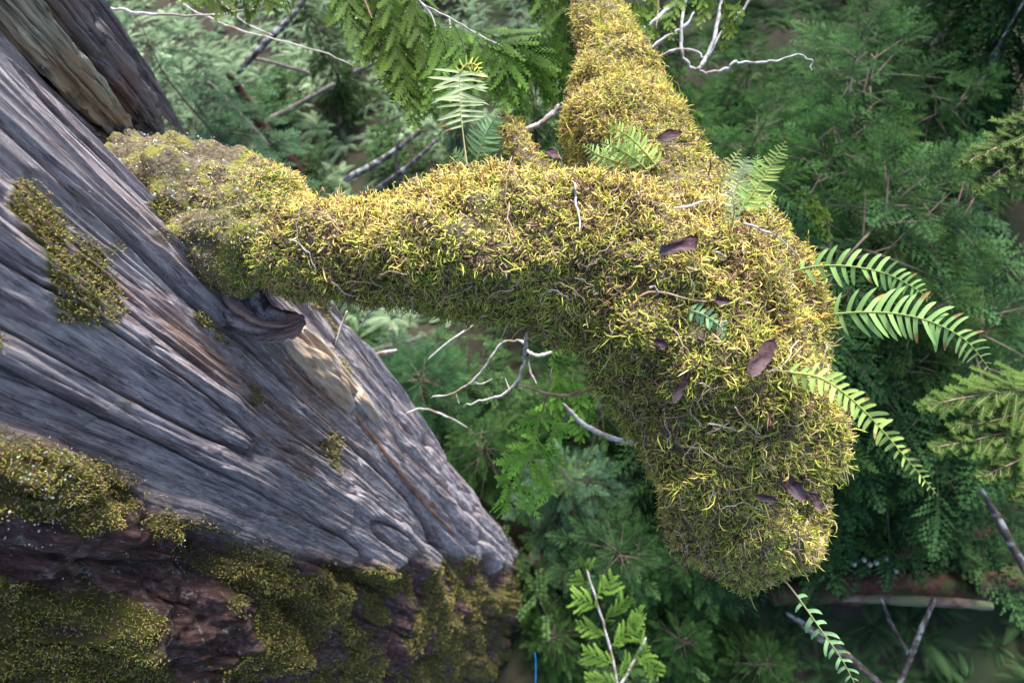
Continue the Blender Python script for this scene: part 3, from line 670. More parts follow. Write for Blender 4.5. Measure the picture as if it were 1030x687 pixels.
fern('lower long fern frond arching right with finger-like hanging leaflets', [
    dict(pts=[(838, 316, 1.13), (870, 314, 1.10), (905, 316, 1.08), (940, 325, 1.07), (972, 343, 1.06), (996, 372, 1.06)], plen=32, npair=21, col=G2, wid=.15, droop=.5, curl=.6, start=.02)])
fern('green fern frond trailing down-right from the edge of the moss', [
    dict(pts=[(792, 374, 1.08), (825, 380, 1.06), (855, 400, 1.05), (885, 430, 1.05), (915, 465, 1.05), (943, 498, 1.05)], plen=18, npair=25, col=G3, wid=.28, droop=.25, curl=.6, start=.02)])
fern('small blue-green fern frond lying on the face of the moss', [
    dict(pts=[(694, 312, 1.02), (708, 317, 1.01), (724, 328, 1.01), (738, 344, 1.01)], plen=13, npair=11, col=(.24, .42, .22), wid=.36, start=.02)])
fern('thin fern with ragged leaflets hanging below the tip of the bough', [
    dict(pts=[(783, 576, 1.33), (800, 597, 1.31), (825, 632, 1.29), (848, 665, 1.27), (866, 700, 1.26)], plen=20, npair=11, col=(.20, .36, .17), wid=.22, droop=1.0, curl=1.0, start=.28)])

# ------------------------------------------------------------------ litter lying on the moss
def on_moss(px, py, lift=.018):
    p, no = hit(BB, px, py)
    if p is None: return None, None
    return p + no * lift, no
def litter_twig(a, b, rad, mat, label, bend=.1, group=None):
    pts = []; dx, dy = b[0] - a[0], b[1] - a[1]
    for t in np.linspace(0, 1, 7):
        o = bend * math.sin(t * math.pi)
        p, no = on_moss(a[0] + dx * t - dy * o, a[1] + dy * t + dx * o, .026)
        if p is not None: pts.append([*p, rad * (1 - .5 * t)])
    if len(pts) < 4: return
    pts = np.array(pts); c = pts[:, :3]
    c[1:-1] = (c[:-2] + c[2:] + c[1:-1]) / 3
    org = pts[0, :3].copy(); A = Acc(); W4 = catmull(pts, 24); t = np.linspace(0, 8, 24)
    W3 = W4[:, :3] + .0025 * np.stack([noise(t, rad * 999, 1, 3), noise(t, a[0], 2, 3), noise(t, a[1], 3, 3)], -1)
    V, Q, _ = sweep(W3, W4[:, 3], 6); A.add(V - org, Q)
    o = A.out('litter_twig', mat, None); o.location = org; tag(o, label, 'twig', group)
def flake(px, py, length, width, ang, label, curve=.25, bvh=None, mat=FLAKE, lift=.03, name='bark_flake', cat='bark flake', group=None):
    p, no = on_moss(px, py, lift)
    if p is None: return
    # in-surface direction whose picture angle is ang (degrees, 0 = right, 90 = down)
    no = nrm(no + .8 * nrm(CAM - p)); t = RW @ np.array([math.cos(R_(ang)), -math.sin(R_(ang)), 0.]); t = nrm(t - t.dot(no) * no); b = np.cross(t, no)
    s = depth_of(p) / FPX; Lh, Wh = length * s / 2, width * s / 2
    nu, nv = 20, 7; u = np.linspace(-1, 1, nu)[:, None]; v = np.linspace(-1, 1, nv)[None]
    rs = px * .37 + py * .11
    wu = np.clip(1 - np.abs(u) ** 5, .05, 1) * (1 + .28 * noise(u * 2, rs, 0, 4) + .3 * noise(u * 9, rs, np.sign(v) * 3, 14))
    X = u * Lh + .06 * Lh * noise(v * 3, u * 5, rs, 5) + 0 * v; Y = v * Wh * wu + Wh * .3 * noise(u * 2, rs, 2, 6)
    Zz = curve * Lh * (-(u ** 2)) * .5 + .18 * Wh * noise(u * 1.5, v * 5, rs, 7) + .25 * Wh * v ** 2
    Vt = t * X[..., None] + b * Y[..., None] + no * Zz[..., None]
    th_ = .0018; Vb = Vt - no * th_
    top = Vt.reshape(-1, 3); bot = Vb.reshape(-1, 3)
    i = np.arange(nu - 1)[:, None] * nv + np.arange(nv - 1)[None]
    q1 = np.stack([i, i + nv, i + nv + 1, i + 1], -1).reshape(-1, 4); q2 = q1[:, ::-1] + nu * nv
    ring = list(range(nv)) + [k * nv + nv - 1 for k in range(1, nu)] + [(nu - 1) * nv + k for k in range(nv - 2, -1, -1)] + [k * nv for k in range(nu - 2, 0, -1)]
    ring = np.array(ring); rn = np.roll(ring, -1); q3 = np.stack([ring, rn, rn + nu * nv, ring + nu * nv], -1)
    o = mesh(name, np.vstack([top, bot]), np.vstack([q1, q2, q3]), mat, None, smooth=False); o.location = p
    tag(o, label, cat, group); return o
GF = 'bark flakes caught in the moss'
flake(761, 372, 46, 13, -56, 'large purple-brown bark flake standing on the face of the moss', .1, lift=.045, group=GF)
flake(783, 475, 44, 11, 45, 'long dark bark flake low on the hanging end of the bough', .1, lift=.04, group=GF)
flake(763, 483, 24, 7, 8, 'small pinkish bark flake left of the long dark one', .1, lift=.04, group=GF)
flake(803, 497, 22, 9, 55, 'dark bark scrap right below the long dark flake', .1, lift=.035, group=GF)
flake(681, 255, 42, 13, -18, 'crumbling grey-brown bark chunk in the middle of the moss near the bend', .5, lift=.04, group=GF)
flake(689, 386, 34, 8, -65, 'reddish bark flake half sunk in the moss above the dark hollow', .1, lift=.03, group=GF)
flake(556, 172, 16, 11, 50, 'dark brown curled scrap on the bough top between the ferns', .4, lift=.035, group=GF)
flake(622, 176, 16, 12, -60, 'dark scrap of bark under the three fern fronds', .4, lift=.035, group=GF)
flake(672, 146, 26, 9, -8, 'jagged dark bark piece on the foot of the upper limb', .2, lift=.03, group=GF)
flake(515, 158, 24, 6, -5, 'thin brown bark curl lying on the skyline of the bough right of the small fern', .3, lift=.035, group=GF)
flake(728, 302, 14, 9, 10, 'small blackish bark scrap right of the small blue-green frond', .2, lift=.04, group=GF)
flake(655, 337, 16, 8, 25, 'small dark bark bit left of the small blue-green frond', .2, lift=.035, group=GF)
GT = 'twigs and needles lying on the moss'
litter_twig((582, 170), (587, 236), .0030, WHITETWIG, 'white straight twig lying down the middle of the bough', .06, GT)
litter_twig((640, 297), (735, 300), .0020, REDTWIG, 'long thin pinkish twig lying level across the moss near the bend', -.04, GT)
litter_twig((668, 218), (752, 182), .0026, TWIG, 'grey crooked twig rising right toward the upright fern cluster', .10, GT)
litter_twig((744, 236), (800, 268), .0026, WHITETWIG, 'pale kinked twig on the lobe right of the whitish frond', -.08, GT)
litter_twig((768, 333), (828, 316), .0016, barkmat('orange_needle', (.5, .2, .03), (.65, .3, .05), (.5, .25, .05), (20, 20, 20)), 'thin orange dead fern stalk lying on the moss right of the bend', .02, GT)
litter_twig((654, 300), (668, 292), .0018, WHITETWIG, 'tiny white twig just left of the reddish flake', .02, GT)
rt_ = random.Random(5)
for k in range(150):
    x = rt_.uniform(290, 830); y = rt_.uniform(150, 560)
    if hit(BB, x, y)[0] is None: continue
    a = rt_.uniform(0, math.pi); l = rt_.uniform(14, 48)
    litter_twig((x, y), (x + math.cos(a) * l, y + math.sin(a) * l), rt_.uniform(.0008, .0017), [REDTWIG, TWIG, REDTWIG][k % 3], 'short dry twig tangled in the moss of the bough', rt_.uniform(-.25, .25), 'short dry twigs tangled in the moss')

# ------------------------------------------------------------------ foliage kits (quad soups in local frames: x along, y side, z normal)
def strip(p0, p1, w0, w1, side):
    return np.stack([p0 - side * w0, p1 - side * w1, p1 + side * w1, p0 + side * w0], -2)
def feather(L, n, wl, w, r, ang=.9, sub=0, subw=.3, droop=0.0):
    """flat needle spray: returns soup (M,4,3), u (M) along"""
    x = np.linspace(.03, 1, n) * L; S = []; U = []
    for sd in (-1, 1):
        ln = wl * np.sin(np.clip(x / L, .05, 1) ** .8 * math.pi * .96 + .05) ** .6 * r.uniform(.75, 1.15, n)
        a = ang + r.normal(0, .12, n)
        p0 = np.stack([x + sd * L / n * .25, 0 * x, 0 * x], -1); p1 = p0 + np.stack([np.cos(a) * ln, sd * np.sin(a) * ln, r.normal(0, .08, n) * ln - droop * ln], -1)
        side = np.stack([np.sin(a), -sd * np.cos(a), 0 * a], -1)
        S.append(strip(p0, p1, np.full((n, 1), w), np.full((n, 1), w * .35), side)); U.append(x / L)
    return np.concatenate(S), np.concatenate(U)
def rot_axis(S, a, axis):
    c, s = math.cos(a), math.sin(a); Mx = {'x': [[1, 0, 0], [0, c, -s], [0, s, c]], 'y': [[c, 0, s], [0, 1, 0], [-s, 0, c]], 'z': [[c, -s, 0], [s, c, 0], [0, 0, 1]]}[axis]
    return S @ np.array(Mx).T
def spray(L, r, nside=12, kind='hemlock'):
    """a branch end: twigs with needles either side of an axis"""
    P = dict(hemlock=dict(nn=7, wl=.034, w=.0125, sa=.85, sl=.42), cedar=dict(nn=7, wl=.045, w=.013, sa=.65, sl=.36), fir=dict(nn=8, wl=.032, w=.011, sa=.9, sl=.48))[kind]
    out = []; U = []
    S, u = feather(L, int(L / .03), P['wl'], P['w'], r); out.append(S); U.append(u)
    for k in range(nside):
        x = (k + .5) / nside; sl = L * P['sl'] * (1 - x) ** .7 * r.uniform(.7, 1.15) * min(1, x * 5 + .3)
        for sd in (-1, 1):
            S, u = feather(sl, max(4, int(P['nn'] * sl / (L * P['sl']) * L / .5)), P['wl'] * (.7 if kind != 'cedar' else .8), P['w'], r)
            S = rot_axis(S, sd * (P['sa'] + r.normal(0, .1)), 'z'); S = rot_axis(S, r.normal(0, .12), 'x'); S = S + np.array([x * L, 0, 0])
            out.append(S); U.append(u)
    S = np.concatenate(out); U = np.concatenate(U)
    # gentle downward bow
    d = np.linalg.norm(S[..., :2], axis=-1); S[..., 2] -= (d / L) ** 2 * L * (.22 if kind != 'cedar' else .34)
    return S, U
COLS = dict(hemlock=((.004, .013, .005), (.044, .102, .024)), fir=((.006, .018, .008), (.054, .120, .040)), cedar=((.04, .10, .02), (.13, .24, .04)), pale=((.012, .030, .018), (.085, .155, .080)))  # hemlock and fir greens darkened to stand in for forest-floor shade
def make_tree(name, h, spread, kind, nb, seed, matf=NEEDLE, col=None, drop=.25, stemr=.03, dense=1.0, mat_b=None, first=.12):
    r = np.random.default_rng(seed); root = thing(name, 'x', 'tree')
    kits = [spray(.55, r, 9, kind) for _ in range(4)]
    c0, c1 = [np.array(c) for c in COLS[col or kind]]
    A = Acc(); B = Acc()
    t = np.linspace(0, 1, 14); wx = np.stack([.05 * h * noise(t * 3, seed, 0, 1) * t, .05 * h * noise(t * 3, seed, 5, 2) * t, t * h], -1)
    V, Q, _ = sweep(wx, stemr * (1.05 - t), 8); B.add(V, Q)
    for k in range(nb):
        f = first + (1 - first) * (k + r.random()) / nb; z = f * h
        bl = spread * (1 - f) ** .75 * r.uniform(.65, 1.15) + .12; az = k * 2.399 + r.normal(0, .4); el = r.normal(.25 - drop * 1.2 * (1 - f), .15) + (f > .93) * .7
        o = np.array([np.interp(z, wx[:, 2], wx[:, 0]), np.interp(z, wx[:, 2], wx[:, 1]), z])
        tt_ = np.linspace(0, 1, 7); cx = tt_ * bl * math.cos(el); cz = tt_ * bl * math.sin(el) - drop * bl * tt_ ** 2
        arm = np.stack([cx * math.cos(az), cx * math.sin(az), cz], -1) + o
        V, Q, _ = sweep(arm, stemr * .35 * (1.05 - tt_) * (1 - f * .5), 5); B.add(V, Q)
        ns = max(2, int(bl / .13 * dense))
        for j in range(ns):
            u = (j + .6) / ns if ns > 1 else .8; u = min(1, u)
            S, U = kits[r.integers(4)]; sc_ = (.35 + .55 * bl * (1.1 - .6 * u)) * r.uniform(.8, 1.2)
            sc_ = min(sc_, 1.3)
            ya = 0 if j == ns - 1 else (1 if j % 2 else -1) * r.uniform(.5, 1.0)
            slope = math.atan2(cz[-1] - cz[-3], cx[-1] - cx[-3])
            S2 = rot_axis(S * sc_, r.normal(0, .16), 'x'); S2 = rot_axis(S2, -slope * .7 + r.normal(0, .12), 'y'); S2 = rot_axis(S2, az + ya, 'z')
            p = np.array([np.interp(u, tt_, arm[:, q_]) for q_ in range(3)])
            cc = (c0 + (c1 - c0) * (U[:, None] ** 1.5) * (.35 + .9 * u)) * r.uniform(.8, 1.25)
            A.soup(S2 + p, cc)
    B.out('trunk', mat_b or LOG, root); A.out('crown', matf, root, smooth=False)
    return root
def make_shrub(name, h, seed, col=((.02, .048, .018), (.06, .11, .038)), nstem=14, leaf=.045, cat='shrub'):
    r = np.random.default_rng(seed); root = thing(name, 'x', cat); A = Acc(); B = Acc(); c0, c1 = map(np.array, col)
    for k in range(nstem):
        az = r.uniform(0, 6.28); out_ = r.uniform(.3, 1) * h * .75; t = np.linspace(0, 1, 8); hh = h * r.uniform(.6, 1.05)
        st = np.stack([math.cos(az) * out_ * t ** 1.4, math.sin(az) * out_ * t ** 1.4, hh * t - .15 * h * t ** 3], -1)
        V, Q, _ = sweep(st, .008 * (1.1 - t), 5); B.add(V, Q)
        for m_ in range(9):
            u = .3 + .7 * m_ / 9; p = np.array([np.interp(u, t, st[:, q_]) for q_ in range(3)])
            nl = 26; a2 = r.uniform(0, 6.28); L2 = r.uniform(.2, .4) * h * .6; x = np.linspace(.1, 1, nl); sd = np.where(np.arange(nl) % 2, 1, -1)
            ax_ = np.array([math.cos(a2), math.sin(a2), r.uniform(-.1, .5)]); ax_ /= np.linalg.norm(ax_); sv = np.cross(ax_, [0, 0, 1.]); sv /= np.linalg.norm(sv)
            c = p + ax_ * (x * L2)[:, None]; d = nrm(sv * sd[:, None] + ax_ * .5 + r.normal(0, .2, (nl, 3))); ln = leaf * r.uniform(.7, 1.2, (nl, 1)); up = nrm(np.cross(d, ax_) + r.normal(0, .3, (nl, 3))); sd2 = nrm(np.cross(d, up))
            S = np.stack([c, c + d * ln * .5 - sd2 * ln * .28, c + d * ln, c + d * ln * .5 + sd2 * ln * .28], 1)
            A.soup(S, (c0 + (c1 - c0) * r.random((nl, 1))) * np.ones(3))
    B.out('stems', LOG, root); A.out('foliage', NEEDLE, root, smooth=False); return root
def fern_soup(r, R0=.8, nf=13, col=((.06, .12, .04), (.14, .24, .08))):
    """sword fern clump"""
    S = []; Cc = []; c0, c1 = map(np.array, col)
    for k in range(nf):
        az = k * 2.4 + r.normal(0, .2); L = R0 * r.uniform(.7, 1.1); n = 22; u = np.linspace(.08, 1, n); el = r.uniform(.5, 1.1)
        x = L * (u * math.cos(el) + .35 * u ** 2 * math.sin(el)); z = L * (u * math.sin(el) - .62 * u ** 2 * math.sin(el) - .12 * u ** 2)
        wl = .11 * R0 / .8 * np.sin(np.clip(u * 2.7 + .35, 0, 3.05)) ** .7
        for sd in (-1, 1):
            p0 = np.stack([x, 0 * x, z], -1); p1 = p0 + np.stack([wl * .35, sd * wl, -wl * .25], -1)
            side = np.stack([np.full(n, L / n * .36), 0 * x, 0 * x], -1)
            q = np.stack([p0 - side, p1 - side * .4, p1 + side * .4, p0 + side], 1); S.append(rot_axis(q, az, 'z')); Cc.append((c0 + (c1 - c0) * r.random()) * np.ones((n, 3)))
    return np.concatenate(S), np.concatenate(Cc)
# ---- undergrowth: fern clumps and small herbs over the whole floor, uncountable
def undergrowth(name, label, n, region, col, R0, seed, nf=12, xs=None):
    r = np.random.default_rng(seed); kits = [fern_soup(r, R0, nf, col) for _ in range(5)]; A = Acc()
    for k in range(n):
        x, y = r.uniform(region[0], region[1]), r.uniform(region[2], region[3])
        if math.hypot(x - AX[0], y - AX[1]) < 1.7: continue
        if xs is not None and not xs(x, y): continue
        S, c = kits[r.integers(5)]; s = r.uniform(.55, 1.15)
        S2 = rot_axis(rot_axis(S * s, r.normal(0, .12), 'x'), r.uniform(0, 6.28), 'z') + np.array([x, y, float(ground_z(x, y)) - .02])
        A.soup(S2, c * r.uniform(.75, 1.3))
    return tag(A.out(name, NEEDLE, None, smooth=False), label, 'undergrowth', kind='stuff')
pale = ((.075, .115, .065), (.22, .30, .17)); mid = ((.018, .040, .018), (.055, .095, .035)); dark = ((.005, .014, .007), (.014, .030, .012))  # mid and dark carry the shade of the forest floor in their colour
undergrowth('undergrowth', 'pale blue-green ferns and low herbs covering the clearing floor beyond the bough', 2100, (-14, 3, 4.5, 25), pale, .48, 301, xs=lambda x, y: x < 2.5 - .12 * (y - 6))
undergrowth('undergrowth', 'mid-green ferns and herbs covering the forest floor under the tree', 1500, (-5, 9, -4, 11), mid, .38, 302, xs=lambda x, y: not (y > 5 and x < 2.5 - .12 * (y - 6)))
undergrowth('undergrowth', 'ferns at the top right, floor shade put into their dark green', 420, (2, 24, 8, 26), dark, .6, 303)

# ------------------------------------------------------------------ trees and shrubs
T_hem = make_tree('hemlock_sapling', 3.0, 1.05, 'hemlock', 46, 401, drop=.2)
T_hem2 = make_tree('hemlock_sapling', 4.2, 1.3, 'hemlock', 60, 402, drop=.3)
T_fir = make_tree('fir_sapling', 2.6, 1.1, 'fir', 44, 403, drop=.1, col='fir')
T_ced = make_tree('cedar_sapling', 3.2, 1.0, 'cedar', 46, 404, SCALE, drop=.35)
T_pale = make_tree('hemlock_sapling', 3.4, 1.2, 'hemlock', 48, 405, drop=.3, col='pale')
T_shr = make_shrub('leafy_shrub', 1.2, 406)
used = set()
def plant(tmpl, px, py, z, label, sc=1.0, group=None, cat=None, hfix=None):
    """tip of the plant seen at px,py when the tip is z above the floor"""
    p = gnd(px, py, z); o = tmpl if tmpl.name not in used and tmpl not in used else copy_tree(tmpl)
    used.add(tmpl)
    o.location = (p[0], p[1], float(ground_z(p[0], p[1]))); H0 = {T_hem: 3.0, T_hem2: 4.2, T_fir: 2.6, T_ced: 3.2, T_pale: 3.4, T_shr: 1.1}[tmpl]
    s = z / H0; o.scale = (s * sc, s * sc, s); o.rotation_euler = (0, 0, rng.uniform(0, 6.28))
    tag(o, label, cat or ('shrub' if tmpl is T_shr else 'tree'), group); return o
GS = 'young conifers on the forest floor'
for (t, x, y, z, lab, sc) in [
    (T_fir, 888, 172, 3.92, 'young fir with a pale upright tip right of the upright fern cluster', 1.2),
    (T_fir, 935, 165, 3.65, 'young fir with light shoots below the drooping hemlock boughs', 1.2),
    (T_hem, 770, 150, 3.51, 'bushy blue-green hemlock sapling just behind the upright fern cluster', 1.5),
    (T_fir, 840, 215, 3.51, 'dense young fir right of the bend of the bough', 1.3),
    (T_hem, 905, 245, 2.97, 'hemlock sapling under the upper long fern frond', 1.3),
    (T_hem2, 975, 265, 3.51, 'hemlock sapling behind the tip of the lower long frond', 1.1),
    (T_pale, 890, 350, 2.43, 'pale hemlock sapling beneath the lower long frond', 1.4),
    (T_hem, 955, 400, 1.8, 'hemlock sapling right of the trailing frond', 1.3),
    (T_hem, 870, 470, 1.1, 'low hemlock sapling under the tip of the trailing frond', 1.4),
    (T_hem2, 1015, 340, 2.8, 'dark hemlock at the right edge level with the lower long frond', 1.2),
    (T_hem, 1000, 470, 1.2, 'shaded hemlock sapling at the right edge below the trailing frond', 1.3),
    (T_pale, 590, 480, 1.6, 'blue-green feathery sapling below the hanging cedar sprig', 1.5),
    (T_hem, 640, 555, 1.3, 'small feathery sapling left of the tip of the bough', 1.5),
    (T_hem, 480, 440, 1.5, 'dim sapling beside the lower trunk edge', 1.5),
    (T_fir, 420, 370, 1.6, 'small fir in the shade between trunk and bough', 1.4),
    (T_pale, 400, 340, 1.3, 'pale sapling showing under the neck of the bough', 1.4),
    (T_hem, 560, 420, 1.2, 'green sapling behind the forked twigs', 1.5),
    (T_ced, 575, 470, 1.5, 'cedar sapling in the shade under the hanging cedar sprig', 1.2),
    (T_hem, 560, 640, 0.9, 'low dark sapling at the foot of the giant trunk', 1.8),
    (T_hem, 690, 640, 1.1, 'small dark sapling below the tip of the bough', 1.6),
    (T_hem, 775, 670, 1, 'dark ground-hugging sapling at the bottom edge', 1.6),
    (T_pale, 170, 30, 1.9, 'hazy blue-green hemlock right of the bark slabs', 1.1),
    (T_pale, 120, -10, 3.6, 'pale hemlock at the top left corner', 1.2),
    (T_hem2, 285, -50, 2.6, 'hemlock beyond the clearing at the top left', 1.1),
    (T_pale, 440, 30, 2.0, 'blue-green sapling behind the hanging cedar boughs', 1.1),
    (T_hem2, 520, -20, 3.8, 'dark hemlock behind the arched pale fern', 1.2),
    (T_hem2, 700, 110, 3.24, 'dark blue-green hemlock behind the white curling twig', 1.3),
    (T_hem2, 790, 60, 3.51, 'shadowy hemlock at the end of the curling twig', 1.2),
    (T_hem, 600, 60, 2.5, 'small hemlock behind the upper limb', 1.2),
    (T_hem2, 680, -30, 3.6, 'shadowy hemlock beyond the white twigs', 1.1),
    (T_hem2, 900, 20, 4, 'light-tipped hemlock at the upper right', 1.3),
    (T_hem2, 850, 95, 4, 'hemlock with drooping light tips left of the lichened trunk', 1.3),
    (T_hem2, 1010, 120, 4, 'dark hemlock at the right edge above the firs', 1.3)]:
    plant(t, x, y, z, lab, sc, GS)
for k, (x, y, z, lab) in enumerate([(300, 150, .9, 'pale shrub under the fallen snag in the clearing'), (370, 120, .9, 'low shrub left of the hanging cedar'), (420, 150, .8, 'shrub between the bough and the clearing logs'),
        (520, 560, .9, 'leafy shrub close to the lower end of the trunk'), (470, 400, .9, 'leafy shrub in the gap under the bough'), (570, 460, .8, 'leafy shrub below the hanging cedar sprig'),
        (930, 330, 1.2, 'leafy shrub behind the two long fern fronds'), (820, 520, .9, 'leafy shrub right of the bough tip'), (980, 560, .8, 'leafy shrub by the fallen logs'), (650, 660, .7, 'leafy shrub at the bottom edge'), (860, 400, 1.1, 'leafy shrub seen past the edge of the moss'), (250, 60, 1.1, 'pale shrub beside the leaning snag'), (745, 120, 1.2, 'leafy shrub left of the young firs')]):
    plant(T_shr, x, y, z, lab, 1.4, 'leafy shrubs on the forest floor')

rf = np.random.default_rng(99); k = 0
while k < 70:
    x, y = rf.uniform(560, 1030), rf.uniform(-20, 560); z = rf.uniform(1.4, 3.3) if x > 760 and y < 420 else rf.uniform(.9, 1.9)
    if y > 400 and (x > 770 or rf.random() < .5): continue
    if y < 130 and x < 850 and rf.random() < .7: continue
    plant([T_hem, T_fir, T_hem2, T_hem, T_pale][k % 5], x, y, z, 'small young conifer in the dense dark green thicket beyond and right of the bough', rf.uniform(1.2, 1.7), 'small conifers of the thicket'); k += 1
# taller trees round the place; unseen ones are placed to darken the top right
def tall_tree(px, py, h, label, seed, spread=1.9, nb=60, r0=.16, kind='hemlock', lean=(0, 0), first=.2, xy=None):
    mat_ = SNAG if xy is None else None
    p = gnd(px, py, 0) if xy is None else np.array([*xy, 0])
    o = make_tree('hemlock_tree', h, spread, kind, nb, seed, drop=.35, stemr=r0, first=first, dense=.9, mat_b=mat_)
    o.location = (p[0], p[1], 0); o.rotation_euler = (lean[0], lean[1], seed); tag(o, label, 'tree', 'tall hemlocks around the clearing'); return o
tall_tree(945, 130, 8.5, 'tall hemlock with lichened grey trunk at the top right corner', 501, 2.7, 110, .11)
tall_tree(0, 0, 16, 'unseen tall hemlock far behind the upper limb, darkening the top right', 502, 3.0, 90, .25, xy=(5.5, 17.5), first=.1)
tall_tree(0, 0, 15, 'unseen tall hemlock far behind at the top centre, placed for shade', 503, 3.0, 80, .25, xy=(1.2, 22), first=.1)
for k, (x, y, lab) in enumerate([(10.5, 16, 'unseen tall hemlock darkening the top right forest'), (15, 11, 'unseen tall hemlock placed for shade beyond the top right corner'), (8.6, 21, 'unseen tall hemlock shading the forest behind the upper right'), (12.5, 5.5, 'unseen tall hemlock placed for shade beyond the right edge'), (-9, 29, 'tall hemlock at the far side of the clearing')]):
    o = copy_tree(bpy.data.objects['hemlock_tree.001']); o.location = (x, y, 0); o.rotation_euler = (0, 0, k * 1.7 + .5); o['label'] = lab

# ------------------------------------------------------------------ near cedar foliage
def cedar_spray_soup(L, r, w=.11, dens=1.0):
    """flat spray of scale-leaved twigs: x along"""
    out = []; U = []; n = int(L / .0125 * dens); x = np.linspace(.05, .98, n) * L
    for k in range(n):
        xk = x[k]; sd = 1 if k % 2 else -1; f = xk / L
        sl = w * (min(1, f * 4 + .35)) * (1 - f ** 2.2 * .75) * r.uniform(.55, 1.2); a = .66 + r.normal(0, .14)
        m = max(4, int(sl / .012)); xs = np.linspace(.12, 1, m) * sl
        S = []
        p0 = np.stack([xs * 0, xs * 0, xs * 0], -1); p0[:, 0] = np.concatenate([[0], xs[:-1]]); p1 = np.stack([xs, 0 * xs, 0 * xs], -1)
        S.append(strip(p0, p1, np.full((m, 1), .0026), np.full((m, 1), .0020), np.array([0, 1., 0]) * np.ones((m, 3))))
        for s2 in (-1, 1):
            ln = .021 * (1 - (xs / sl) ** 2 * .6) * r.uniform(.7, 1.2, m) * min(1, sl / .05); aa = .62
            q0 = p1.copy() - np.array([.001, 0, 0]); q1 = q0 + np.stack([np.cos(aa) * ln, s2 * np.sin(aa) * ln, r.normal(0, .05, m) * ln], -1)
            sdv = np.stack([np.full(m, math.sin(aa)), np.full(m, -s2 * math.cos(aa)), 0 * xs], -1)
            S.append(strip(q0, q1, np.full((m, 1), .0030), np.full((m, 1), .0022), sdv))
        S = np.concatenate(S); uu = np.linspace(0, 1, len(S)) * 0 + S[:, :, 0].mean(1) / max(sl, 1e-6)
        S = rot_axis(S, sd * a, 'z'); S[..., 2] += -.15 * S[..., 1] ** 2 / .1 + S[..., 0] * r.normal(0, .18); S = S + np.array([xk, 0, 0]); out.append(S); U.append(uu)
    return np.concatenate(out), np.concatenate(U)
def lay(S, W_, Fdir):
    """bend a spray (x in 0..L) along the path W_ with face normal Fdir"""
    n = len(W_); seg_ = np.linalg.norm(np.diff(W_, axis=0), axis=1); cum = np.concatenate([[0], np.cumsum(seg_)]); Lt = cum[-1]
    T = nrm(np.gradient(W_, axis=0)); F = nrm(Fdir[None] - (T @ Fdir)[:, None] * T); B = np.cross(F, T)
    x = np.clip(S[..., 0], 0, None); xi = np.minimum(x, Lt); ex = x - xi
    g = lambda X: np.stack([np.interp(xi, cum, X[:, k]) for k in range(3)], -1)
    return g(W_) + g(T) * ex[..., None] + g(B) * S[..., 1:2] + g(F) * S[..., 2:3]
def cedar_bough(label, stems, sprays_, depth, w=.10, col=((.05, .12, .02), (.10, .22, .035)), dens=1.0, name='cedar_sprig', stemr=1.6, mat=REDTWIG):
    """stems: picture polylines; sprays_: picture polylines (px,py) at depth"""
    org = at(*(stems[0][0] if stems else sprays_[0][0])[:2], depth); e = thing(name, label, 'cedar bough', org)
    r = np.random.default_rng(int(abs(org[0] * 1000)) + len(sprays_)); A = Acc(); c0, c1 = map(np.array, col)
    for s in sprays_:
        dd = s[0][2] if len(s[0]) > 2 else depth; ww = s[-1][3] if len(s[-1]) > 3 else w
        dd = dd + r.uniform(-.08, .08)
        W_, P_ = px_path([(p[0], p[1], (p[2] if len(p) > 2 else dd), 1) for p in s], 24); L = np.linalg.norm(np.diff(W_, axis=0), axis=1).sum()
        S, U = cedar_spray_soup(L, r, ww, dens); F = nrm(-ray(*s[0][:2]) + r.normal(0, .7, 3) + np.array([0, .0, .4]))
        A.soup(lay(S, W_, F) - org, (c0 + (c1 - c0) * np.clip(U, 0, 1)[:, None] ** 1.3) * r.uniform(.8, 1.25))
        V, Q, _ = sweep(W_, np.linspace(.0022, .0008, 24), 5); A.add(V - org, Q, (c0 + c1) * .5)
    if stems: twig_mesh([[(p[0], p[1], depth, max(.5, stemr * (1 - .5 * k / len(s)))) for k, p in enumerate(s)] for s in stems], mat, 'twig', e, .15, 6, None).data.transform(Matrix.Translation(Vector(-org)))
    A.out('foliage', SCALE, e, smooth=False); return e
DK = ((.032, .062, .010), (.075, .135, .018))
cedar_bough('dark drooping cedar bough hanging in long curtains at the top centre-left', [[(330, -30), (360, -10), (375, 20)]],
    [[(340, -30), (352, 10), (362, 40), (372, 62)], [(350, -20), (372, 30), (388, 75), (398, 95)], [(372, -20), (385, 20), (398, 60), (402, 100)], [(345, -35), (356, 0), (366, 20)], [(392, -20), (398, 40), (410, 90), (420, 128)], [(385, -25), (392, 30), (400, 70), (412, 110)], [(402, -30), (408, 20), (418, 70), (425, 115)], [(415, -20), (420, 20), (430, 60), (432, 90)]], 2.0, .12, DK)
cedar_bough('cedar bough with a pale stem arching right above the arched fern', [[(405, -25), (424, 3), (452, 18), (475, 32), (500, 45), (530, 58)], [(424, 3), (436, 20), (440, 45)], [(452, 18), (455, 50)]],
    [[(478, 30), (505, 40), (535, 60), (556, 90)], [(500, 42), (520, 70), (528, 100), (522, 118)], [(488, 40), (505, 60), (512, 90), (508, 108)], [(465, 28), (478, 50), (480, 80)], [(505, 44), (535, 55), (560, 80), (570, 104)], [(440, 20), (452, 60), (458, 100), (452, 120)], [(515, 50), (540, 75), (552, 100)], [(430, 10), (440, 50), (440, 90), (435, 115)], [(470, 28), (492, 60), (498, 95)], [(455, 20), (470, 60), (470, 100)]], 1.85, .12, ((.045, .09, .014), (.13, .23, .035)), mat=TWIG)
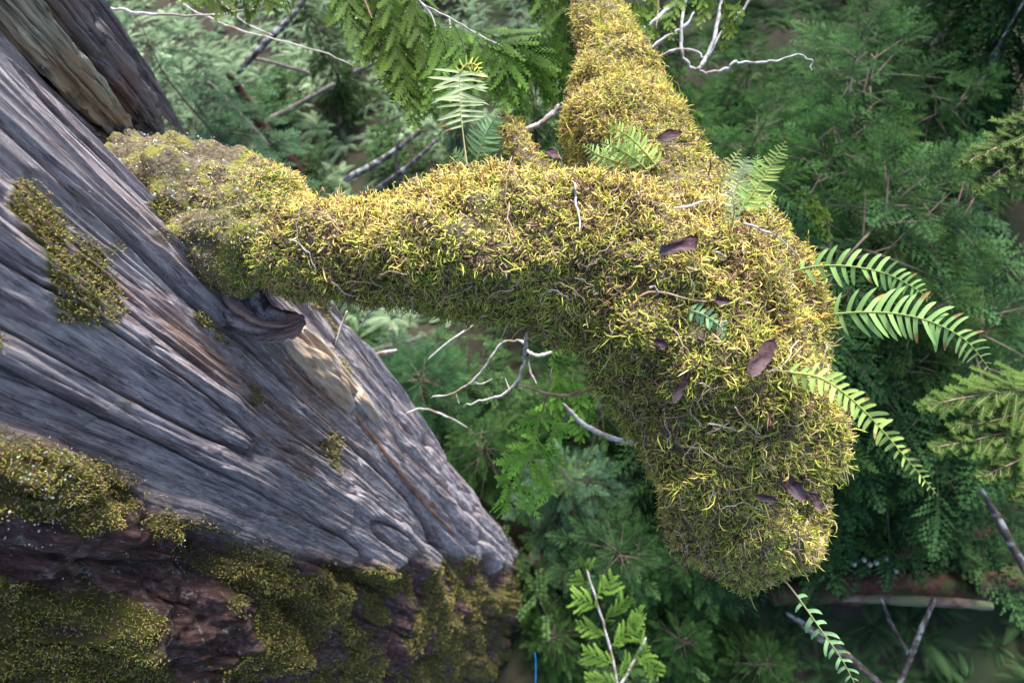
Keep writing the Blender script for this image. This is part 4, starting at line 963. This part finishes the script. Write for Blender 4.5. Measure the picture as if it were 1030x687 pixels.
cedar_bough('hanging cedar sprays just left of the upper mossy limb', [[(570, -30), (574, 10), (578, 45)]],
    [[(558, -20), (560, 20), (562, 55)], [(570, -20), (570, 20), (568, 70)], [(545, -25), (548, 10), (550, 40)], [(575, 5), (580, 40), (576, 80)], [(563, 10), (572, 50), (575, 95)]], 2.2, .10, DK)
cedar_bough('cedar spray tips hanging from the top edge near the top left corner', [],
    [[(200, -40), (215, -10), (225, 12)], [(225, -40), (240, -12), (252, 18)], [(250, -45), (262, -15), (275, 10)], [(175, -40), (186, -15), (190, 2)], [(270, -45), (282, -20), (286, 5)]], 1.7, .09, DK)
cedar_bough('drooping cedar sprays hanging among the white twigs', [[(655, -30), (662, 0), (660, 30)]],
    [[(690, -20), (680, 5), (674, 25), (676, 40)], [(655, -20), (658, 20), (655, 48)], [(715, -25), (712, 0), (708, 25)], [(728, 0), (732, 25), (728, 50)], [(640, 0), (648, 30), (650, 60)], [(745, 0), (738, 20), (736, 38)], [(705, -20), (708, 12), (704, 28)]], 1.95, .045, ((.05, .10, .015), (.12, .22, .03)))
cedar_bough('small cedar sprays drooping right of the upper limb beside the fern cluster', [[(650, 80), (665, 95), (680, 108), (700, 112)]],
    [[(665, 95), (672, 115), (668, 130)], [(680, 106), (690, 120), (692, 140)], [(688, 108), (700, 118), (702, 138)], [(672, 100), (680, 118), (678, 135)]], 1.75, .045, ((.05, .10, .015), (.12, .22, .03)))
cedar_bough('dark cedar spray curling behind the lobe of the bough', [], [[(795, 195), (815, 200), (825, 225)], [(800, 205), (818, 215), (826, 240)], [(810, 200), (828, 215), (835, 245)]], 1.6, .03, DK)
cedar_bough('bright green cedar sprig dangling on a reddish twig under the bough', [[(556, 368), (551, 396), (544, 418), (538, 440), (535, 455), (522, 482), (508, 505)]],
    [[(546, 415), (534, 425), (528, 432)], [(540, 440), (526, 452), (512, 458)], [(540, 442), (552, 458), (556, 476)], [(530, 470), (512, 478), (502, 486)], [(532, 462), (546, 480), (552, 496)], [(524, 482), (512, 498), (504, 516)], [(522, 486), (532, 500), (530, 512)], [(545, 420), (560, 430), (568, 440)], [(536, 455), (520, 462), (508, 468)]], 1.55, .075, ((.15, .34, .04), (.32, .58, .09)))  # greens brightened to make up for the bough's shadow on the sprig
cedar_bough('yellow-green cedar leaves peeping out beneath the bough beside the pinkish twig', [], [[(560, 370), (562, 395), (560, 425)], [(575, 380), (582, 405), (580, 430)], [(560, 400), (545, 412), (540, 425)], [(548, 350), (560, 362), (575, 366)], [(590, 400), (590, 420), (584, 445)]], 1.8, .05, ((.06, .17, .03), (.14, .33, .05)))

cedar_bough('bright yellow-green cedar sapling with a pale stem leaning up below the bough', [[(628, 720), (622, 690), (612, 645), (600, 605), (590, 572)], [(618, 700), (640, 660), (650, 640)]],
    [[(620, 680), (638, 665), (652, 650)], [(618, 668), (600, 660), (588, 655)], [(614, 650), (632, 635), (645, 622)], [(610, 640), (594, 632), (582, 628)], [(606, 625), (622, 612), (632, 600)], [(602, 612), (588, 604), (578, 602)], [(598, 600), (610, 590), (616, 580)], [(594, 588), (584, 582), (578, 578)], [(592, 584), (590, 574), (588, 565)], [(622, 690), (604, 684), (592, 684)], [(640, 660), (655, 668), (662, 680)], [(645, 650), (640, 630), (642, 612)]], 3.2, .11, ((.06, .13, .02), (.17, .30, .05)), name='cedar_sapling', stemr=2.6, mat=TWIG, dens=.8)
def hemlock_bough(label, stems, depth, ax, kind='hemlock', col=((.02, .045, .014), (.065, .11, .03)), n=7, wl=.014):
    org = at(*stems[0][0][:2], depth); e = thing('hemlock_bough', label, 'hemlock bough', org); r = np.random.default_rng(int(stems[0][0][1]) + 3); A = Acc(); B = Acc(); c0, c1 = map(np.array, col)
    for s in stems:
        W_, P_ = px_path([(p[0], p[1], depth + (p[2] if len(p) > 2 else 0), 1) for p in s], 30); V, Q, _ = sweep(W_, np.linspace(.006, .001, 30), 5); B.add(V - org, Q)
        Lt = np.linalg.norm(W_[-1] - W_[0]); T = nrm(np.gradient(W_, axis=0)); up = np.array([0, 0, 1.])
        F = nrm(up[None] - (T @ up)[:, None] * T); Bv = np.cross(F, T)
        for k in range(3, 30):
            for sd in (-1, 1, -.6, .6):
                L2 = Lt * .34 * (1 - k / 34) * r.uniform(.6, 1.2); d = nrm(T[k] * 1.0 + Bv[k] * sd * r.uniform(.4, 1.2) + r.normal(0, .3, 3) + np.array([0, 0, -.2])); m = int(L2 / .005) + 3
                x = np.linspace(0, 1, m)[:, None] * L2; c = W_[k] + d * x + np.array([0, 0, -1.]) * x ** 2 * .8; sv = nrm(np.cross(d, F[k]))
                V, Q, _ = sweep(c[::max(1, m // 6)], .0009, 4); B.add(V - org, Q)
                for s2 in (-1, 1):
                    nd_ = nrm(sv * s2 + d * .35 + r.normal(0, .15, (m, 3))); ln = wl * r.uniform(.6, 1.1, (m, 1)); p1 = c + nd_ * ln; sdd = np.cross(nd_, F[k])
                    A.soup(strip(c, p1, np.full((m, 1), .0019), np.full((m, 1), .0015), nrm(sdd)) - org, (c0 + (c1 - c0) * x / max(L2, 1e-6)) * r.uniform(.8, 1.2))
    B.out('twig', REDTWIG, e); A.out('needles', NEEDLE, e, smooth=False); return e
hemlock_bough('fine-needled hemlock bough reaching in at the right edge above the firs', [[(1075, 110), (1030, 138), (1000, 150), (968, 165)], [(1080, 150), (1035, 160), (1005, 172), (985, 192)], [(1070, 90), (1040, 112), (1015, 128)]], 1.9, None)
hemlock_bough('dark hemlock bough spreading in from the right edge beside the trailing frond', [[(1090, 380), (1030, 392), (980, 398), (930, 408)], [(1090, 400), (1040, 425), (990, 440), (940, 450)], [(1080, 430), (1030, 460), (985, 480)], [(1090, 370), (1050, 400), (1010, 420), (960, 430)], [(1090, 440), (1050, 480), (1020, 500)]], 2.3, None, col=((.03, .06, .015), (.08, .13, .03)))

# ------------------------------------------------------------------ logs, snags and sticks on the forest floor
def pole(label, pts, mat, cat='fallen log', name='fallen_log', seg=14, group=None, z=.15):
    """pts: (px,py,height above floor,radius m)"""
    P = [np.array([*gnd(p[0], p[1], p[2]), p[3]]) for p in pts]; A = Acc(); W4 = catmull(np.array(P), 40); org = W4[0, :3].copy()
    def disp(V, a, t): return .18 * np.interp(t, np.linspace(0, 1, 40), W4[:, 3]) * (noise(np.cos(a) * 2, np.sin(a) * 2, t * 8, 3) + .6 * noise(np.cos(a) * 6, np.sin(a) * 6, t * 22, 4))
    V, Q, _ = sweep(W4[:, :3], W4[:, 3], seg, disp); A.add(V - org, Q); o = A.out(name, mat, None); o.location = org
    return tag(o, label, cat, group)
pole('dark leaning dead trunk in the clearing above the neck of the bough', [(228, 72, 1.9, .05), (255, 112, 1.3, .085), (275, 140, .9, .10), (305, 180, .3, .12)], REDLOG, 'snag', 'snag')
pole('pale broken pole beside the dark leaning trunk', [(208, 82, 1.6, .03), (232, 105, 1.2, .035), (272, 148, .6, .035)], POLE, 'fallen log')
pole('grey dead pole slanting right from the dark leaning trunk', [(266, 124, 1.1, .05), (300, 105, 1.2, .04), (338, 84, 1.3, .03)], POLE, 'fallen log')
pole('lichened pole crossing up to the top edge in the clearing', [(238, 75, 1.6, .035), (268, 42, 1.8, .05), (292, 18, 1.9, .045), (322, -20, 2.0, .04)], SNAG, 'fallen log')
pole('thin level grey pole in the clearing', [(246, 58, 1.2, .02), (270, 62, 1.2, .03), (312, 74, 1.2, .025)], POLE, 'fallen log')
pole('grey pole lying behind the bough left of the arched fern', [(345, 182, .6, .05), (385, 160, .7, .05), (425, 130, .8, .04)], SNAG, 'fallen log')
pole('short grey pole standing among sticks left of the arched fern', [(380, 190, .5, .035), (410, 168, .8, .04), (440, 140, 1.0, .03)], SNAG, 'fallen log')
pole('bare stick rising behind the bough top', [(404, 185, .4, .03), (398, 160, .9, .03), (402, 140, 1.2, .02)], POLE, 'fallen log')
pole('pale thin pole under the cedar curtain in the clearing', [(355, 74, 1.0, .03), (385, 60, 1.2, .03), (415, 48, 1.2, .03)], POLE, 'fallen log')
pole('rotten red-brown log lying across the lower right', [(770, 598, .10, .13), (850, 590, .12, .16), (920, 588, .12, .15), (1050, 592, .1, .12)], REDLOG)
pole('thin dark log lying along the lower side of the rotten log', [(840, 602, .35, .03), (900, 603, .35, .045), (960, 606, .3, .05), (1000, 610, .3, .04)], LOG)
pole('slim pole running down-right from the rotten log', [(885, 600, .4, .016), (898, 630, .3, .02), (918, 665, .2, .02)], SNAG)
pole('slim dark pole crossing down-left from the rotten log', [(940, 600, .5, .02), (922, 645, .4, .024), (900, 700, .2, .024)], SNAG)
pole('pole with white lichen lying at the bottom right of the bough tip', [(800, 620, .2, .012), (850, 655, .2, .018), (900, 700, .2, .018)], SNAG)
pole('white-spotted pole lying along the bottom edge', [(790, 615, .2, .018), (822, 640, .2, .026), (870, 675, .2, .028), (895, 700, .2, .028)], SNAG)
pole('reddish log beyond the rotten log at the right', [(900, 560, .3, .05), (950, 542, .35, .07), (1000, 534, .35, .06), (1020, 528, .4, .05)], REDLOG)
pole('dark lichen-spotted pole leaning at the right edge', [(985, 490, 2.0, .018), (1002, 518, 1.9, .026), (1020, 552, 1.8, .034), (1050, 605, 1.7, .036)], SNAG)
pole('reddish rotten log end at the far right edge', [(980, 590, .3, .10), (1010, 582, .35, .12), (1050, 580, .35, .12)], REDLOG)
pole('short lichened stick under the lower long frond', [(905, 345, 1.4, .02), (918, 365, 1.3, .035), (930, 390, 1.2, .03)], SNAG)
pole('grey fallen pole in the gap under the bough neck', [(350, 360, .5, .03), (385, 350, .5, .04), (430, 338, .5, .03)], POLE)
pole('leaning grey pole in the gap between trunk and bough', [(392, 330, 1.0, .03), (400, 350, .7, .04), (408, 372, .4, .03)], POLE)
pole('lichened log under the drooping hemlock boughs at the upper right', [(860, 118, 1.5, .05), (885, 121, 1.5, .07), (925, 120, 1.5, .06)], POLE)
pole('dark mossy log lying low in the gap left of the cedar sapling', [(530, 560, .3, .10), (580, 585, .35, .12), (660, 600, .3, .12)], REDLOG)
for k, (x, y) in enumerate([(858, 567), (868, 563), (874, 568), (880, 566), (890, 562), (900, 574)]):
    p = gnd(x, y, .45); r = np.random.default_rng(k)
    t = np.linspace(0, 1, 6); V, Q, _ = sweep(np.stack([.0 * t, 0 * t, .05 * t], -1), .022 * np.sqrt(np.clip(1 - (t - .4) ** 2 * 2.6, .05, 1)), 10, lambda V, a, t: .012 * noise(np.cos(a) * 2 + k, np.sin(a) * 2, t * 3, 2))
    o = mesh('bracket_fungus', V, Q, WHITETWIG); o.location = p; tag(o, 'small white fungus cap in the row on the rotten log', 'fungus', 'white fungus caps on the rotten log')
# blue cord at the bottom
o = twig_mesh([[(538, 655, 5.0, .9), (539, 672, 5.0, .9), (538, 700, 5.0, .9)]], barkmat('blue_cord', (.0, .12, .30), (.01, .18, .42), (.0, .15, .35), (20, 20, 20)), 'cord', None, .1, 6, at(538, 655, 5.0))
tag(o, 'thin blue cord hanging near the foot of the giant trunk', 'cord')
print('faces', sum(len(o.data.polygons) for o in bpy.data.objects if o.type == 'MESH'))
